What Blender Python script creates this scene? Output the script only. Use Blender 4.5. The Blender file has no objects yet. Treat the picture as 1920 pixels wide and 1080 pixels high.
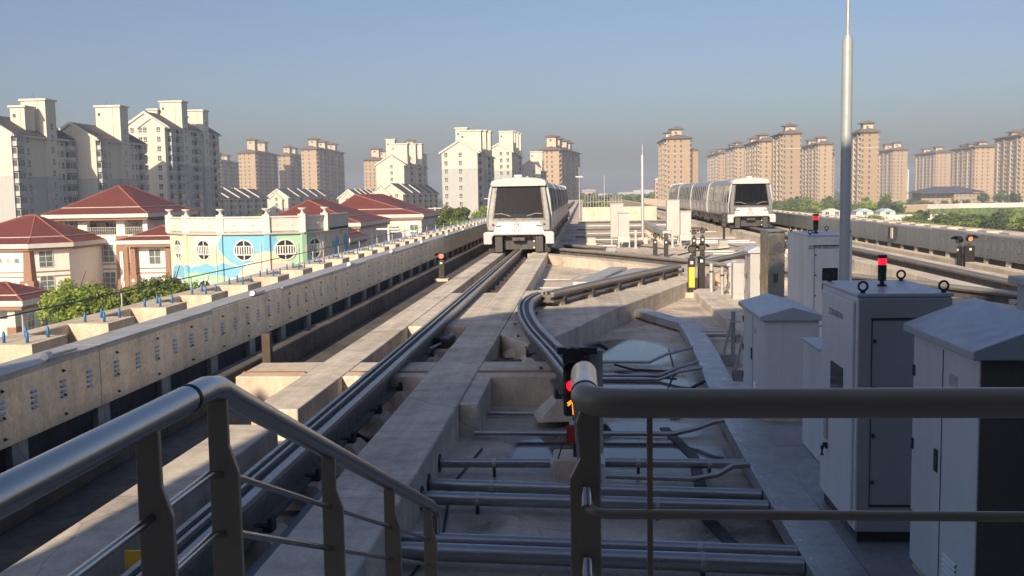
import bpy, math, random
from mathutils import Vector, Matrix
R = math.radians
sc = bpy.context.scene
COL = sc.collection

# ---------------------------------------------------------------- camera, sky, sun, exposure
def look_matrix(yaw, pitch, roll, loc):
    f = Vector((math.sin(yaw) * math.cos(pitch), math.cos(yaw) * math.cos(pitch), math.sin(pitch)))
    r = Vector((math.cos(yaw), -math.sin(yaw), 0))
    u = r.cross(f)
    c, s = math.cos(roll), math.sin(roll)
    r2, u2 = r * c + u * s, -r * s + u * c
    m = Matrix((r2, u2, -f)).transposed().to_4x4()
    m.translation = loc
    return m
cd = bpy.data.cameras.new('camera')
cd.sensor_width = 36
cd.lens = 34.69
cd.clip_start = .05
cd.clip_end = 9000
cam = bpy.data.objects.new('camera', cd)
COL.objects.link(cam)
cam.matrix_world = look_matrix(R(-4.25), R(-5.453), R(-1.0), (0, 0, 2.6))
sc.camera = cam

SUN_AZ, SUN_EL = R(15), R(26.5)          # the light travels towards +Y and a little towards +X
w = bpy.data.worlds.new('World')
sc.world = w
w.use_nodes = True
wn = w.node_tree
sky = wn.nodes.new('ShaderNodeTexSky')
sky.sky_type = 'NISHITA'
sky.sun_disc = False
sky.sun_elevation = SUN_EL
sky.sun_rotation = math.pi + SUN_AZ
sky.altitude = 20
sky.air_density = 1.0
sky.dust_density = 2.9
sky.ozone_density = 2.0
bg = wn.nodes['Background']
bg.inputs['Strength'].default_value = .061
wb = wn.nodes.new('ShaderNodeMix')            # camera white balance
wb.data_type = 'RGBA'; wb.blend_type = 'MULTIPLY'; wb.inputs[0].default_value = 1
wb.inputs[7].default_value = (.93, .91, 1.0, 1)
wn.links.new(sky.outputs[0], wb.inputs[6])
wn.links.new(wb.outputs[2], bg.inputs[0])
sl = bpy.data.lights.new('sun', 'SUN')
sl.energy = 3.6
sl.angle = R(.55)
sl.color = (1, .80, .56)
sun = bpy.data.objects.new('sun', sl)
COL.objects.link(sun)
sun.rotation_euler = Vector((math.sin(SUN_AZ) * math.cos(SUN_EL), math.cos(SUN_AZ) * math.cos(SUN_EL), -math.sin(SUN_EL))).to_track_quat('-Z', 'Y').to_euler()
sc.view_settings.view_transform = 'Standard'
sc.view_settings.look = 'None'
sc.view_settings.exposure = 0.95
sc.view_settings.gamma = 1
sc.cycles.use_denoising = True
sc.cycles.max_bounces = 6
sc.cycles.diffuse_bounces = 3
sc.cycles.glossy_bounces = 3
sc.cycles.transparent_max_bounces = 12
sc.cycles.volume_bounces = 0

# ---------------------------------------------------------------- helpers
class MB:
    def __init__(s):
        s.v = []; s.f = []; s.m = []
    def add(s, vs, fs, m=0):
        o = len(s.v)
        s.v += [tuple(p) for p in vs]
        s.f += [tuple(i + o for i in f) for f in fs]
        s.m += [m] * len(fs)
        return s
    def box(s, x0, x1, y0, y1, z0, z1, m=0):
        return s.add([(x0, y0, z0), (x1, y0, z0), (x1, y1, z0), (x0, y1, z0), (x0, y0, z1), (x1, y0, z1), (x1, y1, z1), (x0, y1, z1)],
                     [(0, 3, 2, 1), (4, 5, 6, 7), (0, 1, 5, 4), (1, 2, 6, 5), (2, 3, 7, 6), (3, 0, 4, 7)], m)
    def cbox(s, c, d, m=0, rz=0, rx=0, ry=0):
        mt = Matrix.Translation(c) @ Matrix.Rotation(rz, 4, 'Z') @ Matrix.Rotation(rx, 4, 'X') @ Matrix.Rotation(ry, 4, 'Y')
        vs = [mt @ Vector((a * d[0] / 2, b * d[1] / 2, e * d[2] / 2)) for e in (-1, 1) for a, b in ((-1, -1), (1, -1), (1, 1), (-1, 1))]
        return s.add(vs, [(0, 3, 2, 1), (4, 5, 6, 7), (0, 1, 5, 4), (1, 2, 6, 5), (2, 3, 7, 6), (3, 0, 4, 7)], m)
    def prism(s, poly, z0, z1, m=0):
        n = len(poly)
        return s.add([(x, y, z0) for x, y in poly] + [(x, y, z1) for x, y in poly],
                     [tuple(range(n))[::-1], tuple(range(n, 2 * n))] + [(i, (i + 1) % n, n + (i + 1) % n, n + i) for i in range(n)], m)
    def prism_y(s, poly, y0, y1, m=0):          # polygon in x, z pushed along y
        n = len(poly)
        return s.add([(x, y0, z) for x, z in poly] + [(x, y1, z) for x, z in poly],
                     [tuple(range(n)), tuple(range(n, 2 * n))[::-1]] + [((i + 1) % n, i, n + i, n + (i + 1) % n) for i in range(n)], m)
    def prism_x(s, poly, x0, x1, m=0):          # polygon in y, z pushed along x
        n = len(poly)
        return s.add([(x0, y, z) for y, z in poly] + [(x1, y, z) for y, z in poly],
                     [tuple(range(n))[::-1], tuple(range(n, 2 * n))] + [(i, (i + 1) % n, n + (i + 1) % n, n + i) for i in range(n)], m)
    def tube(s, pts, r, n=8, m=0, r2=None):
        pts = [Vector(p) for p in pts]
        k = len(pts)
        rings = []
        for i, p in enumerate(pts):
            d = (pts[min(i + 1, k - 1)] - pts[max(i - 1, 0)]).normalized()
            a = Vector((0, 0, 1)) if abs(d.z) < .9 else Vector((1, 0, 0))
            e1 = d.cross(a).normalized(); e2 = d.cross(e1)
            rr = r if r2 is None else r + (r2 - r) * i / max(1, k - 1)
            sc_ = 1.0
            if 0 < i < k - 1:
                c = (pts[i] - pts[i - 1]).normalized().dot((pts[i + 1] - pts[i]).normalized())
                sc_ = 1 / math.sqrt(max(.3, (1 + c) / 2))
            rings.append([p + (e1 * math.cos(t) + e2 * math.sin(t)) * rr * (1 if sc_ < 1.02 else sc_ ** .5) for t in [2 * math.pi * j / n for j in range(n)]])
        vs = [v for q in rings for v in q]
        fs = [(i * n + j, i * n + (j + 1) % n, (i + 1) * n + (j + 1) % n, (i + 1) * n + j) for i in range(k - 1) for j in range(n)]
        fs += [tuple(range(n))[::-1], tuple(range((k - 1) * n, k * n))]
        return s.add(vs, fs, m)
    def lathe(s, prof, n=16, o=(0, 0, 0), m=0, axis='z'):
        vs = []
        for r, h in prof:
            for j in range(n):
                t = 2 * math.pi * j / n
                a, b = r * math.cos(t), r * math.sin(t)
                vs.append((o[0] + a, o[1] + b, o[2] + h) if axis == 'z' else ((o[0] + a, o[1] - h, o[2] + b) if axis == 'y' else (o[0] + h, o[1] + a, o[2] + b)))
        k = len(prof)
        fs = [(i * n + j, i * n + (j + 1) % n, (i + 1) * n + (j + 1) % n, (i + 1) * n + j) for i in range(k - 1) for j in range(n)]
        fs += [tuple(range(n))[::-1], tuple(range((k - 1) * n, k * n))]
        return s.add(vs, fs, m)
    def sweep(s, path, prof, m=0):              # prof: (side offset, z); path: (x, y)
        P = [Vector((p[0], p[1])) for p in path]
        k, n = len(P), len(prof)
        vs = []
        for i in range(k):
            d0 = (P[i] - P[i - 1]).normalized() if i else (P[1] - P[0]).normalized()
            d1 = (P[i + 1] - P[i]).normalized() if i < k - 1 else d0
            nn = Vector((d0.y + d1.y, -d0.x - d1.x)).normalized()
            q = 1 / max(.4, nn.dot(Vector((d0.y, -d0.x))))
            for a, z in prof:
                vs.append((P[i].x + nn.x * a * q, P[i].y + nn.y * a * q, z))
        fs = [(i * n + j, i * n + (j + 1) % n, (i + 1) * n + (j + 1) % n, (i + 1) * n + j) for i in range(k - 1) for j in range(n)]
        fs += [tuple(range(n)), tuple(range((k - 1) * n, k * n))[::-1]]
        return s.add(vs, fs, m)
    def torus(s, R_, r, n=20, k=8, m=0, o=(0, 0, 0), plane='xz'):
        vs = []
        for i in range(n):
            t = 2 * math.pi * i / n
            for j in range(k):
                p = 2 * math.pi * j / k
                a = R_ + r * math.cos(p)
                u, v_, w_ = a * math.cos(t), a * math.sin(t), r * math.sin(p)
                vs.append((o[0] + u, o[1] + w_, o[2] + v_) if plane == 'xz' else ((o[0] + w_, o[1] + u, o[2] + v_) if plane == 'yz' else (o[0] + u, o[1] + v_, o[2] + w_)))
        return s.add(vs, [(i * k + j, i * k + (j + 1) % k, ((i + 1) % n) * k + (j + 1) % k, ((i + 1) % n) * k + j) for i in range(n) for j in range(k)], m)
    def mesh(s, name, mats, smooth=False):
        me = bpy.data.meshes.new(name)
        me.from_pydata(s.v, [], s.f)
        for q in (mats if isinstance(mats, (list, tuple)) else [mats]):
            me.materials.append(q)
        me.polygons.foreach_set('material_index', s.m)
        if smooth:
            me.polygons.foreach_set('use_smooth', [True] * len(s.f))
        me.update()
        return me
    def build(s, name, mats, parent=None, smooth=False, bevel=0, seg=2):
        o = link(name, s.mesh(name, mats, smooth), parent)
        if smooth:
            try:
                o.data.set_sharp_from_angle(angle=R(38))
            except Exception:
                pass
        if bevel:
            b = o.modifiers.new('bevel', 'BEVEL')
            b.width = bevel; b.segments = seg; b.limit_method = 'ANGLE'; b.angle_limit = R(35)
        return o

def link(name, data, parent=None, loc=None, rz=0, scale=None):
    o = bpy.data.objects.new(name, data)
    COL.objects.link(o)
    if parent is not None:
        o.parent = parent
    if loc is not None:
        o.location = loc
    if rz:
        o.rotation_euler[2] = rz
    if scale is not None:
        o.scale = scale
    return o
def tag(o, label, cat, group=None):
    o['label'] = label; o['category'] = cat
    if group:
        o['group'] = group
    return o
def thing(name, label, cat, loc=(0, 0, 0), rz=0, group=None):
    return tag(link(name, None, None, loc, rz), label, cat, group)
def struct(o, label=None):
    o['kind'] = 'structure'
    if label:
        o['label'] = label
    return o
def stuff(o, label=None, cat=None):
    o['kind'] = 'stuff'
    if label:
        o['label'] = label
    if cat:
        o['category'] = cat
    return o
def copy_tree(o, parent=None):
    c = o.copy()
    COL.objects.link(c)
    c.parent = parent
    for ch in list(o.children):
        copy_tree(ch, c)
    return c

def text(name, body, size, m, parent, loc, space=1.0, rot=(math.pi / 2, 0, 0)):
    cu = bpy.data.curves.new(name, 'FONT')
    cu.body = body; cu.size = size; cu.align_x = 'CENTER'; cu.space_character = space
    tmp = bpy.data.objects.new('tmp', cu)
    COL.objects.link(tmp)
    me = bpy.data.meshes.new_from_object(tmp)
    bpy.data.objects.remove(tmp)
    bpy.data.curves.remove(cu)
    me.materials.clear(); me.materials.append(m)
    o = link(name, me, parent, loc)
    o.rotation_euler = rot
    return o

# ---------------------------------------------------------------- materials
def nd(t, typ, **kw):
    n = t.nodes.new(typ)
    for k, v in kw.items():
        if k.startswith('_'):
            setattr(n, k[1:], v)
        else:
            n.inputs[k.replace('__', ' ')].default_value = v
    return n
def ramp(t, src, p0, p1, c0=(0, 0, 0, 1), c1=(1, 1, 1, 1)):
    r = t.nodes.new('ShaderNodeValToRGB')
    r.color_ramp.elements[0].position = p0; r.color_ramp.elements[1].position = p1
    r.color_ramp.elements[0].color = c0; r.color_ramp.elements[1].color = c1
    t.links.new(src, r.inputs[0])
    return r.outputs[0]
def mixc(t, fac, a, b, mode='MIX'):
    m = t.nodes.new('ShaderNodeMix')
    m.data_type = 'RGBA'; m.blend_type = mode
    for i, v in ((0, fac), (6, a), (7, b)):
        if isinstance(v, (int, float)):
            m.inputs[i].default_value = v
        elif isinstance(v, (tuple, list)):
            m.inputs[i].default_value = (*v[:3], 1)
        else:
            t.links.new(v, m.inputs[i])
    return m.outputs[2]
MATS = {}
def mat(name, c1, c2=None, rough=.6, metal=0.0, s1=.6, s2=9.0, bump=.0, bs=40.0, streak=0.0, stain=0.0, spec=.5, emit=None, coat=0.0, local=False, rvar=.12, speck=0.0, wetmask=False):
    m = bpy.data.materials.new(name)
    m.use_nodes = True
    t = m.node_tree
    b = t.nodes['Principled BSDF']
    if local:
        pos = t.nodes.new('ShaderNodeTexCoord').outputs['Object']
    else:
        pos = t.nodes.new('ShaderNodeNewGeometry').outputs['Position']
    L = t.links.new
    c2 = c2 or tuple(x * .72 for x in c1)
    n1 = nd(t, 'ShaderNodeTexNoise', Scale=s1, Detail=6.0, Roughness=.62)
    n2 = nd(t, 'ShaderNodeTexNoise', Scale=s2, Detail=5.0, Roughness=.65)
    L(pos, n1.inputs['Vector']); L(pos, n2.inputs['Vector'])
    f1 = ramp(t, n1.outputs[0], .36, .66)
    f2 = ramp(t, n2.outputs[0], .32, .7)
    fm = mixc(t, .45, f1, f2)
    col = mixc(t, fm, c1, c2)
    if streak:
        mp = nd(t, 'ShaderNodeMapping', Scale=(2.6, 2.6, .22))
        L(pos, mp.inputs['Vector'])
        n3 = nd(t, 'ShaderNodeTexNoise', Scale=1.0, Detail=5.0, Roughness=.7)
        L(mp.outputs[0], n3.inputs['Vector'])
        g = ramp(t, n3.outputs[0], .45, .72, (1, 1, 1, 1), (1 - streak, 1 - streak * 1.02, 1 - streak * 1.05, 1))
        col = mixc(t, 1.0, col, g, 'MULTIPLY')
    if stain:
        n4 = nd(t, 'ShaderNodeTexNoise', Scale=.33, Detail=7.0, Roughness=.68, Distortion=.6)
        L(pos, n4.inputs['Vector'])
        g = ramp(t, n4.outputs[0], .5, .64, (1, 1, 1, 1), (1 - stain, 1 - stain, 1 - stain * .93, 1))
        col = mixc(t, 1.0, col, g, 'MULTIPLY')
    if speck:
        n6 = nd(t, 'ShaderNodeTexNoise', Scale=26.0, Detail=8.0, Roughness=.8)
        L(pos, n6.inputs['Vector'])
        g = ramp(t, n6.outputs[0], .34, .62, (1 - speck, 1 - speck, 1 - speck, 1), (1.06, 1.06, 1.06, 1))
        col = mixc(t, 1.0, col, g, 'MULTIPLY')
        n7 = nd(t, 'ShaderNodeTexVoronoi', Scale=.55, _feature='DISTANCE_TO_EDGE')
        dn = nd(t, 'ShaderNodeTexNoise', Scale=1.6, Detail=5.0)
        L(pos, dn.inputs['Vector'])
        L(mixc(t, .22, pos, dn.outputs['Color']), n7.inputs['Vector'])
        g = ramp(t, n7.outputs['Distance'], .0, .006, (.72, .71, .70, 1), (1, 1, 1, 1))
        col = mixc(t, 1.0, col, g, 'MULTIPLY')
        mp = nd(t, 'ShaderNodeMapping', Scale=(5.0, .07, 5.0)); L(pos, mp.inputs['Vector'])     # rubber and water marks along the track
        n8 = nd(t, 'ShaderNodeTexNoise', Scale=1.0, Detail=5.0, Roughness=.65); L(mp.outputs[0], n8.inputs['Vector'])
        g = ramp(t, n8.outputs[0], .42, .72, (1.04, 1.04, 1.03, 1), (.83, .82, .82, 1))
        col = mixc(t, 1.0, col, g, 'MULTIPLY')
        sp = t.nodes.new('ShaderNodeSeparateXYZ'); L(pos, sp.inputs[0])                          # pour joints
        md = nd(t, 'ShaderNodeMath', _operation='PINGPONG'); md.inputs[1].default_value = 1.37; L(sp.outputs[1], md.inputs[0])
        g = ramp(t, md.outputs[0], .0, .012, (.62, .61, .60, 1), (1, 1, 1, 1))
        col = mixc(t, 1.0, col, g, 'MULTIPLY')
    L(col, b.inputs['Base Color'])
    b.inputs['Metallic'].default_value = metal
    b.inputs['Specular IOR Level'].default_value = spec
    if coat:
        b.inputs['Coat Weight'].default_value = coat
        b.inputs['Coat Roughness'].default_value = .06
    rr = ramp(t, n2.outputs[0], .3, .7, (max(.02, rough - rvar),) * 3 + (1,), (min(1, rough + rvar),) * 3 + (1,))
    L(rr, b.inputs['Roughness'])
    if bump:
        n5 = nd(t, 'ShaderNodeTexNoise', Scale=bs, Detail=6.0, Roughness=.7)
        L(pos, n5.inputs['Vector'])
        bp = nd(t, 'ShaderNodeBump', Strength=bump, Distance=.02)
        L(n5.outputs[0], bp.inputs['Height'])
        L(bp.outputs[0], b.inputs['Normal'])
    if emit:
        b.inputs['Emission Color'].default_value = (*emit[0], 1)
        b.inputs['Emission Strength'].default_value = emit[1]
    MATS[name] = m
    return m
def glass_mat(name, tint, refl=.5):
    m = bpy.data.materials.new(name)
    m.use_nodes = True
    t = m.node_tree
    t.nodes.clear()
    out = t.nodes.new('ShaderNodeOutputMaterial')
    tr = t.nodes.new('ShaderNodeBsdfTransparent'); tr.inputs[0].default_value = (*tint, 1)
    gl = t.nodes.new('ShaderNodeBsdfGlossy'); gl.inputs['Roughness'].default_value = .03
    lw = t.nodes.new('ShaderNodeFresnel'); lw.inputs[0].default_value = 1.5
    mu = t.nodes.new('ShaderNodeMath'); mu.operation = 'MULTIPLY_ADD'; mu.inputs[1].default_value = 1.0; mu.inputs[2].default_value = refl
    mu.use_clamp = True
    mx = t.nodes.new('ShaderNodeMixShader')
    t.links.new(lw.outputs[0], mu.inputs[0]); t.links.new(mu.outputs[0], mx.inputs[0])
    t.links.new(tr.outputs[0], mx.inputs[1]); t.links.new(gl.outputs[0], mx.inputs[2]); t.links.new(mx.outputs[0], out.inputs[0])
    return m
def galv_mat(name, c, rough=.42, metal=.75, spangle=22.0):
    m = mat(name, c, tuple(x * .82 for x in c), rough=rough, metal=metal, s1=.8, s2=5, streak=.22, rvar=.1)
    t = m.node_tree
    b = t.nodes['Principled BSDF']
    pos = [n for n in t.nodes if n.type == 'NEW_GEOMETRY'][0].outputs['Position']
    v = nd(t, 'ShaderNodeTexVoronoi', Scale=spangle)
    t.links.new(pos, v.inputs['Vector'])
    src = b.inputs['Base Color'].links[0].from_socket
    g = ramp(t, v.outputs['Color'], .1, .9, (.88, .88, .88, 1), (1.07, 1.07, 1.07, 1))
    t.links.new(mixc(t, 1.0, src, g, 'MULTIPLY'), b.inputs['Base Color'])
    return m

concrete = mat('concrete', (.72, .66, .57), (.55, .505, .435), rough=.85, s1=.5, s2=7, bump=.25, bs=55, streak=.30, stain=.30, spec=.3, speck=.16)
concrete_floor = mat('concrete_floor', (.70, .62, .53), (.46, .41, .35), rough=.8, s1=.28, s2=3.5, bump=.3, bs=45, stain=.45, spec=.35, speck=.2)
concrete_light = mat('concrete_light', (.66, .58, .48), (.55, .48, .40), rough=.85, s1=.7, s2=9, bump=.15, bs=60, streak=.22, stain=.2, spec=.3, speck=.12)
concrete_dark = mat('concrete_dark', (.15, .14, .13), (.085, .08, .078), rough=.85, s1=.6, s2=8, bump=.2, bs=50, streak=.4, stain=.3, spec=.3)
galv = galv_mat('galvanised_steel', (.90, .83, .70), metal=.6, rough=.5)
galv_lid = galv_mat('galvanised_lid', (.55, .56, .56), rough=.5, metal=.45, spangle=30)
galv_blue = galv_mat('galvanised_platform', (.46, .48, .50), rough=.42, metal=.55, spangle=26)
galv_dark = galv_mat('galvanised_duct', (.42, .46, .48), rough=.42, metal=.7, spangle=20)
steel_dark = mat('dark_steel', (.10, .10, .105), (.06, .06, .065), rough=.5, metal=.6, s1=2, s2=20, streak=.2)
rail_side = mat('guide_beam_steel', (.23, .215, .195), (.15, .14, .13), rough=.55, metal=.35, s1=.6, s2=9, streak=.35, stain=.2)
rail_top = mat('guide_beam_top', (.47, .45, .42), (.34, .325, .30), rough=.4, metal=.5, s1=1, s2=14)
rail_groove = mat('guide_beam_groove', (.018, .018, .02), (.03, .03, .032), rough=.5)
brushed = mat('brushed_steel', (.48, .46, .44), (.45, .43, .41), rough=.26, metal=1.0, s1=1.5, s2=6, rvar=.015)
post_steel = mat('post_steel', (.52, .40, .29), (.46, .35, .25), rough=.36, metal=.12, s1=3, s2=8, rvar=.03)
stainless = mat('stainless_cabinet', (.42, .40, .35), (.37, .35, .31), rough=.3, metal=1.0, s1=.7, s2=2.5, rvar=.1)
black_rubber = mat('black_rubber', (.018, .018, .02), (.03, .03, .032), rough=.6)
black_paint = mat('black_paint', (.02, .02, .022), (.032, .032, .034), rough=.42)
charcoal = mat('charcoal_box', (.055, .055, .057), (.04, .04, .042), rough=.5)
white_paint = mat('white_paint', (.47, .495, .52), (.43, .455, .48), rough=.32, s1=1.2, s2=10, coat=.3, rvar=.05, streak=.06)
silver_paint = mat('silver_paint', (.125, .132, .142), (.11, .117, .127), rough=.42, metal=.1, s1=1, s2=8, coat=.0, rvar=.05)
panel_grey = mat('panel_grey', (.45, .46, .47), (.41, .42, .43), rough=.4, s1=1, s2=12, streak=.08)
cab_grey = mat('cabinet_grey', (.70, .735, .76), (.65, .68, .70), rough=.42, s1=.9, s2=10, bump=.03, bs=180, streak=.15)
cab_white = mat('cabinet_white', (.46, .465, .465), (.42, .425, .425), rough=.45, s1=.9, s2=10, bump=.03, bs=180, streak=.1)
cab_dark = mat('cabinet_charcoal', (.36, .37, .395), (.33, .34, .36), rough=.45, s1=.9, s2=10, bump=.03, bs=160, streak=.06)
cab_roof = mat('cabinet_roof', (.45, .49, .55), (.40, .44, .50), rough=.38, s1=.9, s2=9, streak=.05)
dark_glass = mat('dark_glass', (.02, .025, .03), (.03, .035, .04), rough=.08, s1=1, s2=5, rvar=.03, spec=.6)
blue_plastic = mat('blue_sleeve', (.02, .17, .42), (.02, .13, .34), rough=.45)
red_lamp = mat('red_lamp', (.6, .02, .04), rough=.3, emit=((1, .01, .03), .9))
green_lamp = mat('green_lamp_off', (.01, .055, .035), (.008, .045, .03), rough=.2)
orange_lamp = mat('orange_lamp', (.8, .3, .02), rough=.3, emit=((1, .22, .01), 1.5))
amber_lens = mat('amber_lens', (.62, .24, .12), (.5, .19, .10), rough=.25, emit=((1, .35, .12), .10))
clear_lens = mat('clear_lens', (.10, .10, .095), (.07, .07, .068), rough=.12)
yellow_plate = mat('yellow_plate', (.80, .50, .06), (.74, .45, .05), rough=.45)
red_plate = mat('red_plate', (.40, .035, .03), (.33, .03, .028), rough=.5)
ink = mat('lettering_ink', (.04, .045, .06), rough=.6)
ink_red = mat('lettering_red', (.45, .08, .10), rough=.6)
water = mat('puddle_water', (.075, .075, .08), (.055, .055, .06), rough=.07, s1=.4, s2=2, rvar=.04, spec=.5)
def soft_puddle(m):
    # the water film thins out towards the rim, with an uneven edge
    t = m.node_tree
    b = t.nodes['Principled BSDF']
    at = t.nodes.new('ShaderNodeAttribute'); at.attribute_name = 'depth'
    pos = [n for n in t.nodes if n.type == 'NEW_GEOMETRY'][0].outputs['Position']
    n = nd(t, 'ShaderNodeTexNoise', Scale=3.0, Detail=6.0, Roughness=.65)
    t.links.new(pos, n.inputs['Vector'])
    q = nd(t, 'ShaderNodeMath', _operation='MULTIPLY_ADD'); q.inputs[1].default_value = .55; t.links.new(n.outputs[0], q.inputs[0])
    t.links.new(at.outputs['Fac'], q.inputs[2])
    al = ramp(t, q.outputs[0], .40, .85)
    t.links.new(al, b.inputs['Alpha'])
soft_puddle(water)
plastic_white = mat('white_plastic', (.8, .8, .78), rough=.4)

def damp_floor():
    m = concrete_floor
    t = m.node_tree
    L = t.links.new
    b = t.nodes['Principled BSDF']
    pos = [n for n in t.nodes if n.type == 'NEW_GEOMETRY'][0].outputs['Position']
    sp = t.nodes.new('ShaderNodeSeparateXYZ'); L(pos, sp.inputs[0])
    def band(sock, a0, a1, b1, b0):
        m1 = nd(t, 'ShaderNodeMapRange', _interpolation_type='SMOOTHSTEP'); m1.inputs[1].default_value = a0; m1.inputs[2].default_value = a1
        m2 = nd(t, 'ShaderNodeMapRange', _interpolation_type='SMOOTHSTEP'); m2.inputs[1].default_value = b0; m2.inputs[2].default_value = b1
        L(sock, m1.inputs[0]); L(sock, m2.inputs[0])
        q = nd(t, 'ShaderNodeMath', _operation='MULTIPLY'); L(m1.outputs[0], q.inputs[0]); L(m2.outputs[0], q.inputs[1])
        return q.outputs[0]
    bx_, by_ = band(sp.outputs[0], -1.7, -.9, 1.6, 2.0), band(sp.outputs[1], 6.5, 8.5, 19.5, 22.5)
    k = nd(t, 'ShaderNodeMath', _operation='MULTIPLY'); L(bx_, k.inputs[0]); L(by_, k.inputs[1])
    n = nd(t, 'ShaderNodeTexNoise', Scale=.62, Detail=5.0, Roughness=.6, Distortion=.8); L(pos, n.inputs['Vector'])
    r = ramp(t, n.outputs[0], .40, .60)
    w_ = nd(t, 'ShaderNodeMath', _operation='MULTIPLY'); L(k.outputs[0], w_.inputs[0]); L(r, w_.inputs[1])
    src = b.inputs['Base Color'].links[0].from_socket
    dark = mixc(t, 1.0, src, (.42, .40, .40), 'MULTIPLY')
    L(mixc(t, w_.outputs[0], src, dark), b.inputs['Base Color'])
    rs = b.inputs['Roughness'].links[0].from_socket
    mr = t.nodes.new('ShaderNodeMix'); L(w_.outputs[0], mr.inputs[0]); L(rs, mr.inputs[2]); mr.inputs[3].default_value = .16
    L(mr.outputs[0], b.inputs['Roughness'])
damp_floor()

# ---------------------------------------------------------------- ground and viaduct deck
FL = -.45                                       # deck floor; the running surfaces are z = 0
def ground_material():
    m = mat('ground_mix', (.075, .095, .04), (.17, .15, .11), rough=.95, s1=.012, s2=.25, bump=.2, bs=3, spec=.2)
    return m
g = MB().add([(-6000, -1500, -10), (6000, -1500, -10), (6000, 8000, -10), (-6000, 8000, -10)], [(0, 1, 2, 3)])
struct(g.build('ground', ground_material()), 'flat ground below the viaduct')
field_m = mat('field_grass', (.075, .12, .027), (.105, .14, .038), rough=.95, s1=.05, s2=.6, bump=.3, bs=2, spec=.15)
g = MB().add([(95, 300, -9.9), (420, 300, -9.9), (420, 582, -9.9), (210, 574, -9.9), (128, 545, -9.9)], [(0, 1, 2, 3, 4)])
struct(g.build('field', field_m), 'open green field beyond the right parapet')
yard_m = mat('yard_paving', (.30, .27, .24), (.22, .20, .18), rough=.9, s1=.2, s2=3, bump=.1, bs=10)
g = MB().add([(-110, 70, -9.94), (-16, 70, -9.94), (-16, 175, -9.94), (-110, 175, -9.94)], [(0, 1, 2, 3)])
struct(g.build('pavement', yard_m), 'paved yard around the kindergarten')

d = MB()
d.box(-7.7, 15.6, -6, 107.6, -1.6, FL)
d.box(-7.7, -.2, 107.6, 420, -1.6, FL)
d.box(7.6, 15.6, 107.6, 420, -1.6, FL)
struct(d.build('viaduct_deck_floor', concrete_floor), 'stained concrete floor of the elevated track deck')
for yy in range(20, 421, 30):                   # piers that carry the deck
    p = MB().box(-5.6, -2.6, yy - 1, yy + 1, -10, -1.6)
    struct(p.build('viaduct_pier', concrete, bevel=.05))
    p = MB().box(10, 13, yy - 1, yy + 1, -10, -1.6)
    struct(p.build('viaduct_pier', concrete, bevel=.05))
d = MB().box(-5.3, -4.18, -5, 150, FL, FL + .05)
struct(d.build('dark_channel_floor', concrete_dark), 'dark floor strip beside the left kerb')  # dark concrete over the whole length of the strip
for i in range(31):                             # kerb in cast lengths
    y0 = -4 + i * 4
    d = MB().box(-5.62, -5.33, y0, y0 + 3.985, FL - .02, -.02 + .004 * (i % 3))
    struct(d.build('kerb', concrete_dark, bevel=.015, seg=1))

# running plinths of the left track, in cast lengths
def plinth(x0, x1, y0, y1, z1=0.0, name='running_plinth', m=None):
    d = MB().box(x0, x1, y0, y1, FL - .03, z1)
    return struct(d.build(name, m or concrete, bevel=.02))
for a, b in ((2, 10.95), (11.75, 20.0), (20.01, 28.0), (28.01, 40.0), (40.01, 60), (60.01, 105), (105.01, 300)):
    plinth(-4.15, -3.55, a, b)
for a, b in ((2, 8.9), (8.91, 16.8), (16.81, 25.0), (25.01, 40.0), (40.01, 60), (60.01, 105), (105.01, 300)):
    plinth(-2.32, -1.6, a, b)
d = MB().box(-1.599, -1.36, 12.15, 13.99, FL - .02, -.02)
struct(d.build('plinth_step', concrete, bevel=.015))
plinth(-4.15, -3.549, 10.951, 11.749, -.38, 'plinth_notch', concrete_light)
# cross slabs
for k, (x0, x1, y0, y1) in enumerate(((-3.549, -2.321, 14.0, 15.2), (-3.549, -2.321, 19.4, 26.0), (-5.15, -4.151, 14.0, 15.2), (-1.599, -.30, 14.0, 15.2))):
    d = MB().box(x0, x1, y0, y1, FL - .03, -.008)
    struct(d.build('cross_slab', concrete_light if k in (2, 3) else concrete, bevel=.02))
    if k != 1:
        d = MB().box(x0 + .02, x1 - .02, y0 + .25, y0 + .32, -.01, .012)
        struct(d.build('cross_slab_joint', mat('rust_joint_%d' % k, (.36, .20, .12), (.28, .16, .10), rough=.9)))
# turnout slab beside the left track, and the slab of the crossing track
d = MB().prism([(-1.599, 18.3), (-1.0, 17.0), (-.83, 17.2), (-.38, 18.42), (.76, 22.44), (1.9, 25.6), (3.6, 30.5), (5.2, 34.5), (6.5, 37.5), (5.0, 38.2), (3.4, 35.2), (1.6, 31.2), (-.3, 27.2), (-1.599, 26.4)], FL - .03, -.012)
struct(d.build('turnout_slab', concrete, bevel=.02), 'raised concrete slab of the diverging track')
XL = [(-2.4, 45.8), (-1.22, 44.2), (1.17, 40.5), (3.36, 36.4), (5.02, 33.0), (6.1, 31.2), (7.68, 28.7), (9.0, 25.6), (9.9, 23.2), (10.6, 20.8), (11.2, 17.5)]
d = MB().sweep([(-1.5, 44.6)] + XL[2:], [(.55, FL - .03), (1.25, FL - .03), (1.25, -.06), (.55, -.06)])
struct(d.build('crossing_slab', concrete_light), 'pale slab under the crossing guide beam')
d = MB().sweep([(-1.5, 44.6)] + XL[2:], [(-1.25, FL - .03), (-.6, FL - .03), (-.6, -.10), (-1.25, -.10)])
struct(d.build('crossing_slab', concrete), 'far slab strip of the crossing track')
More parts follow.
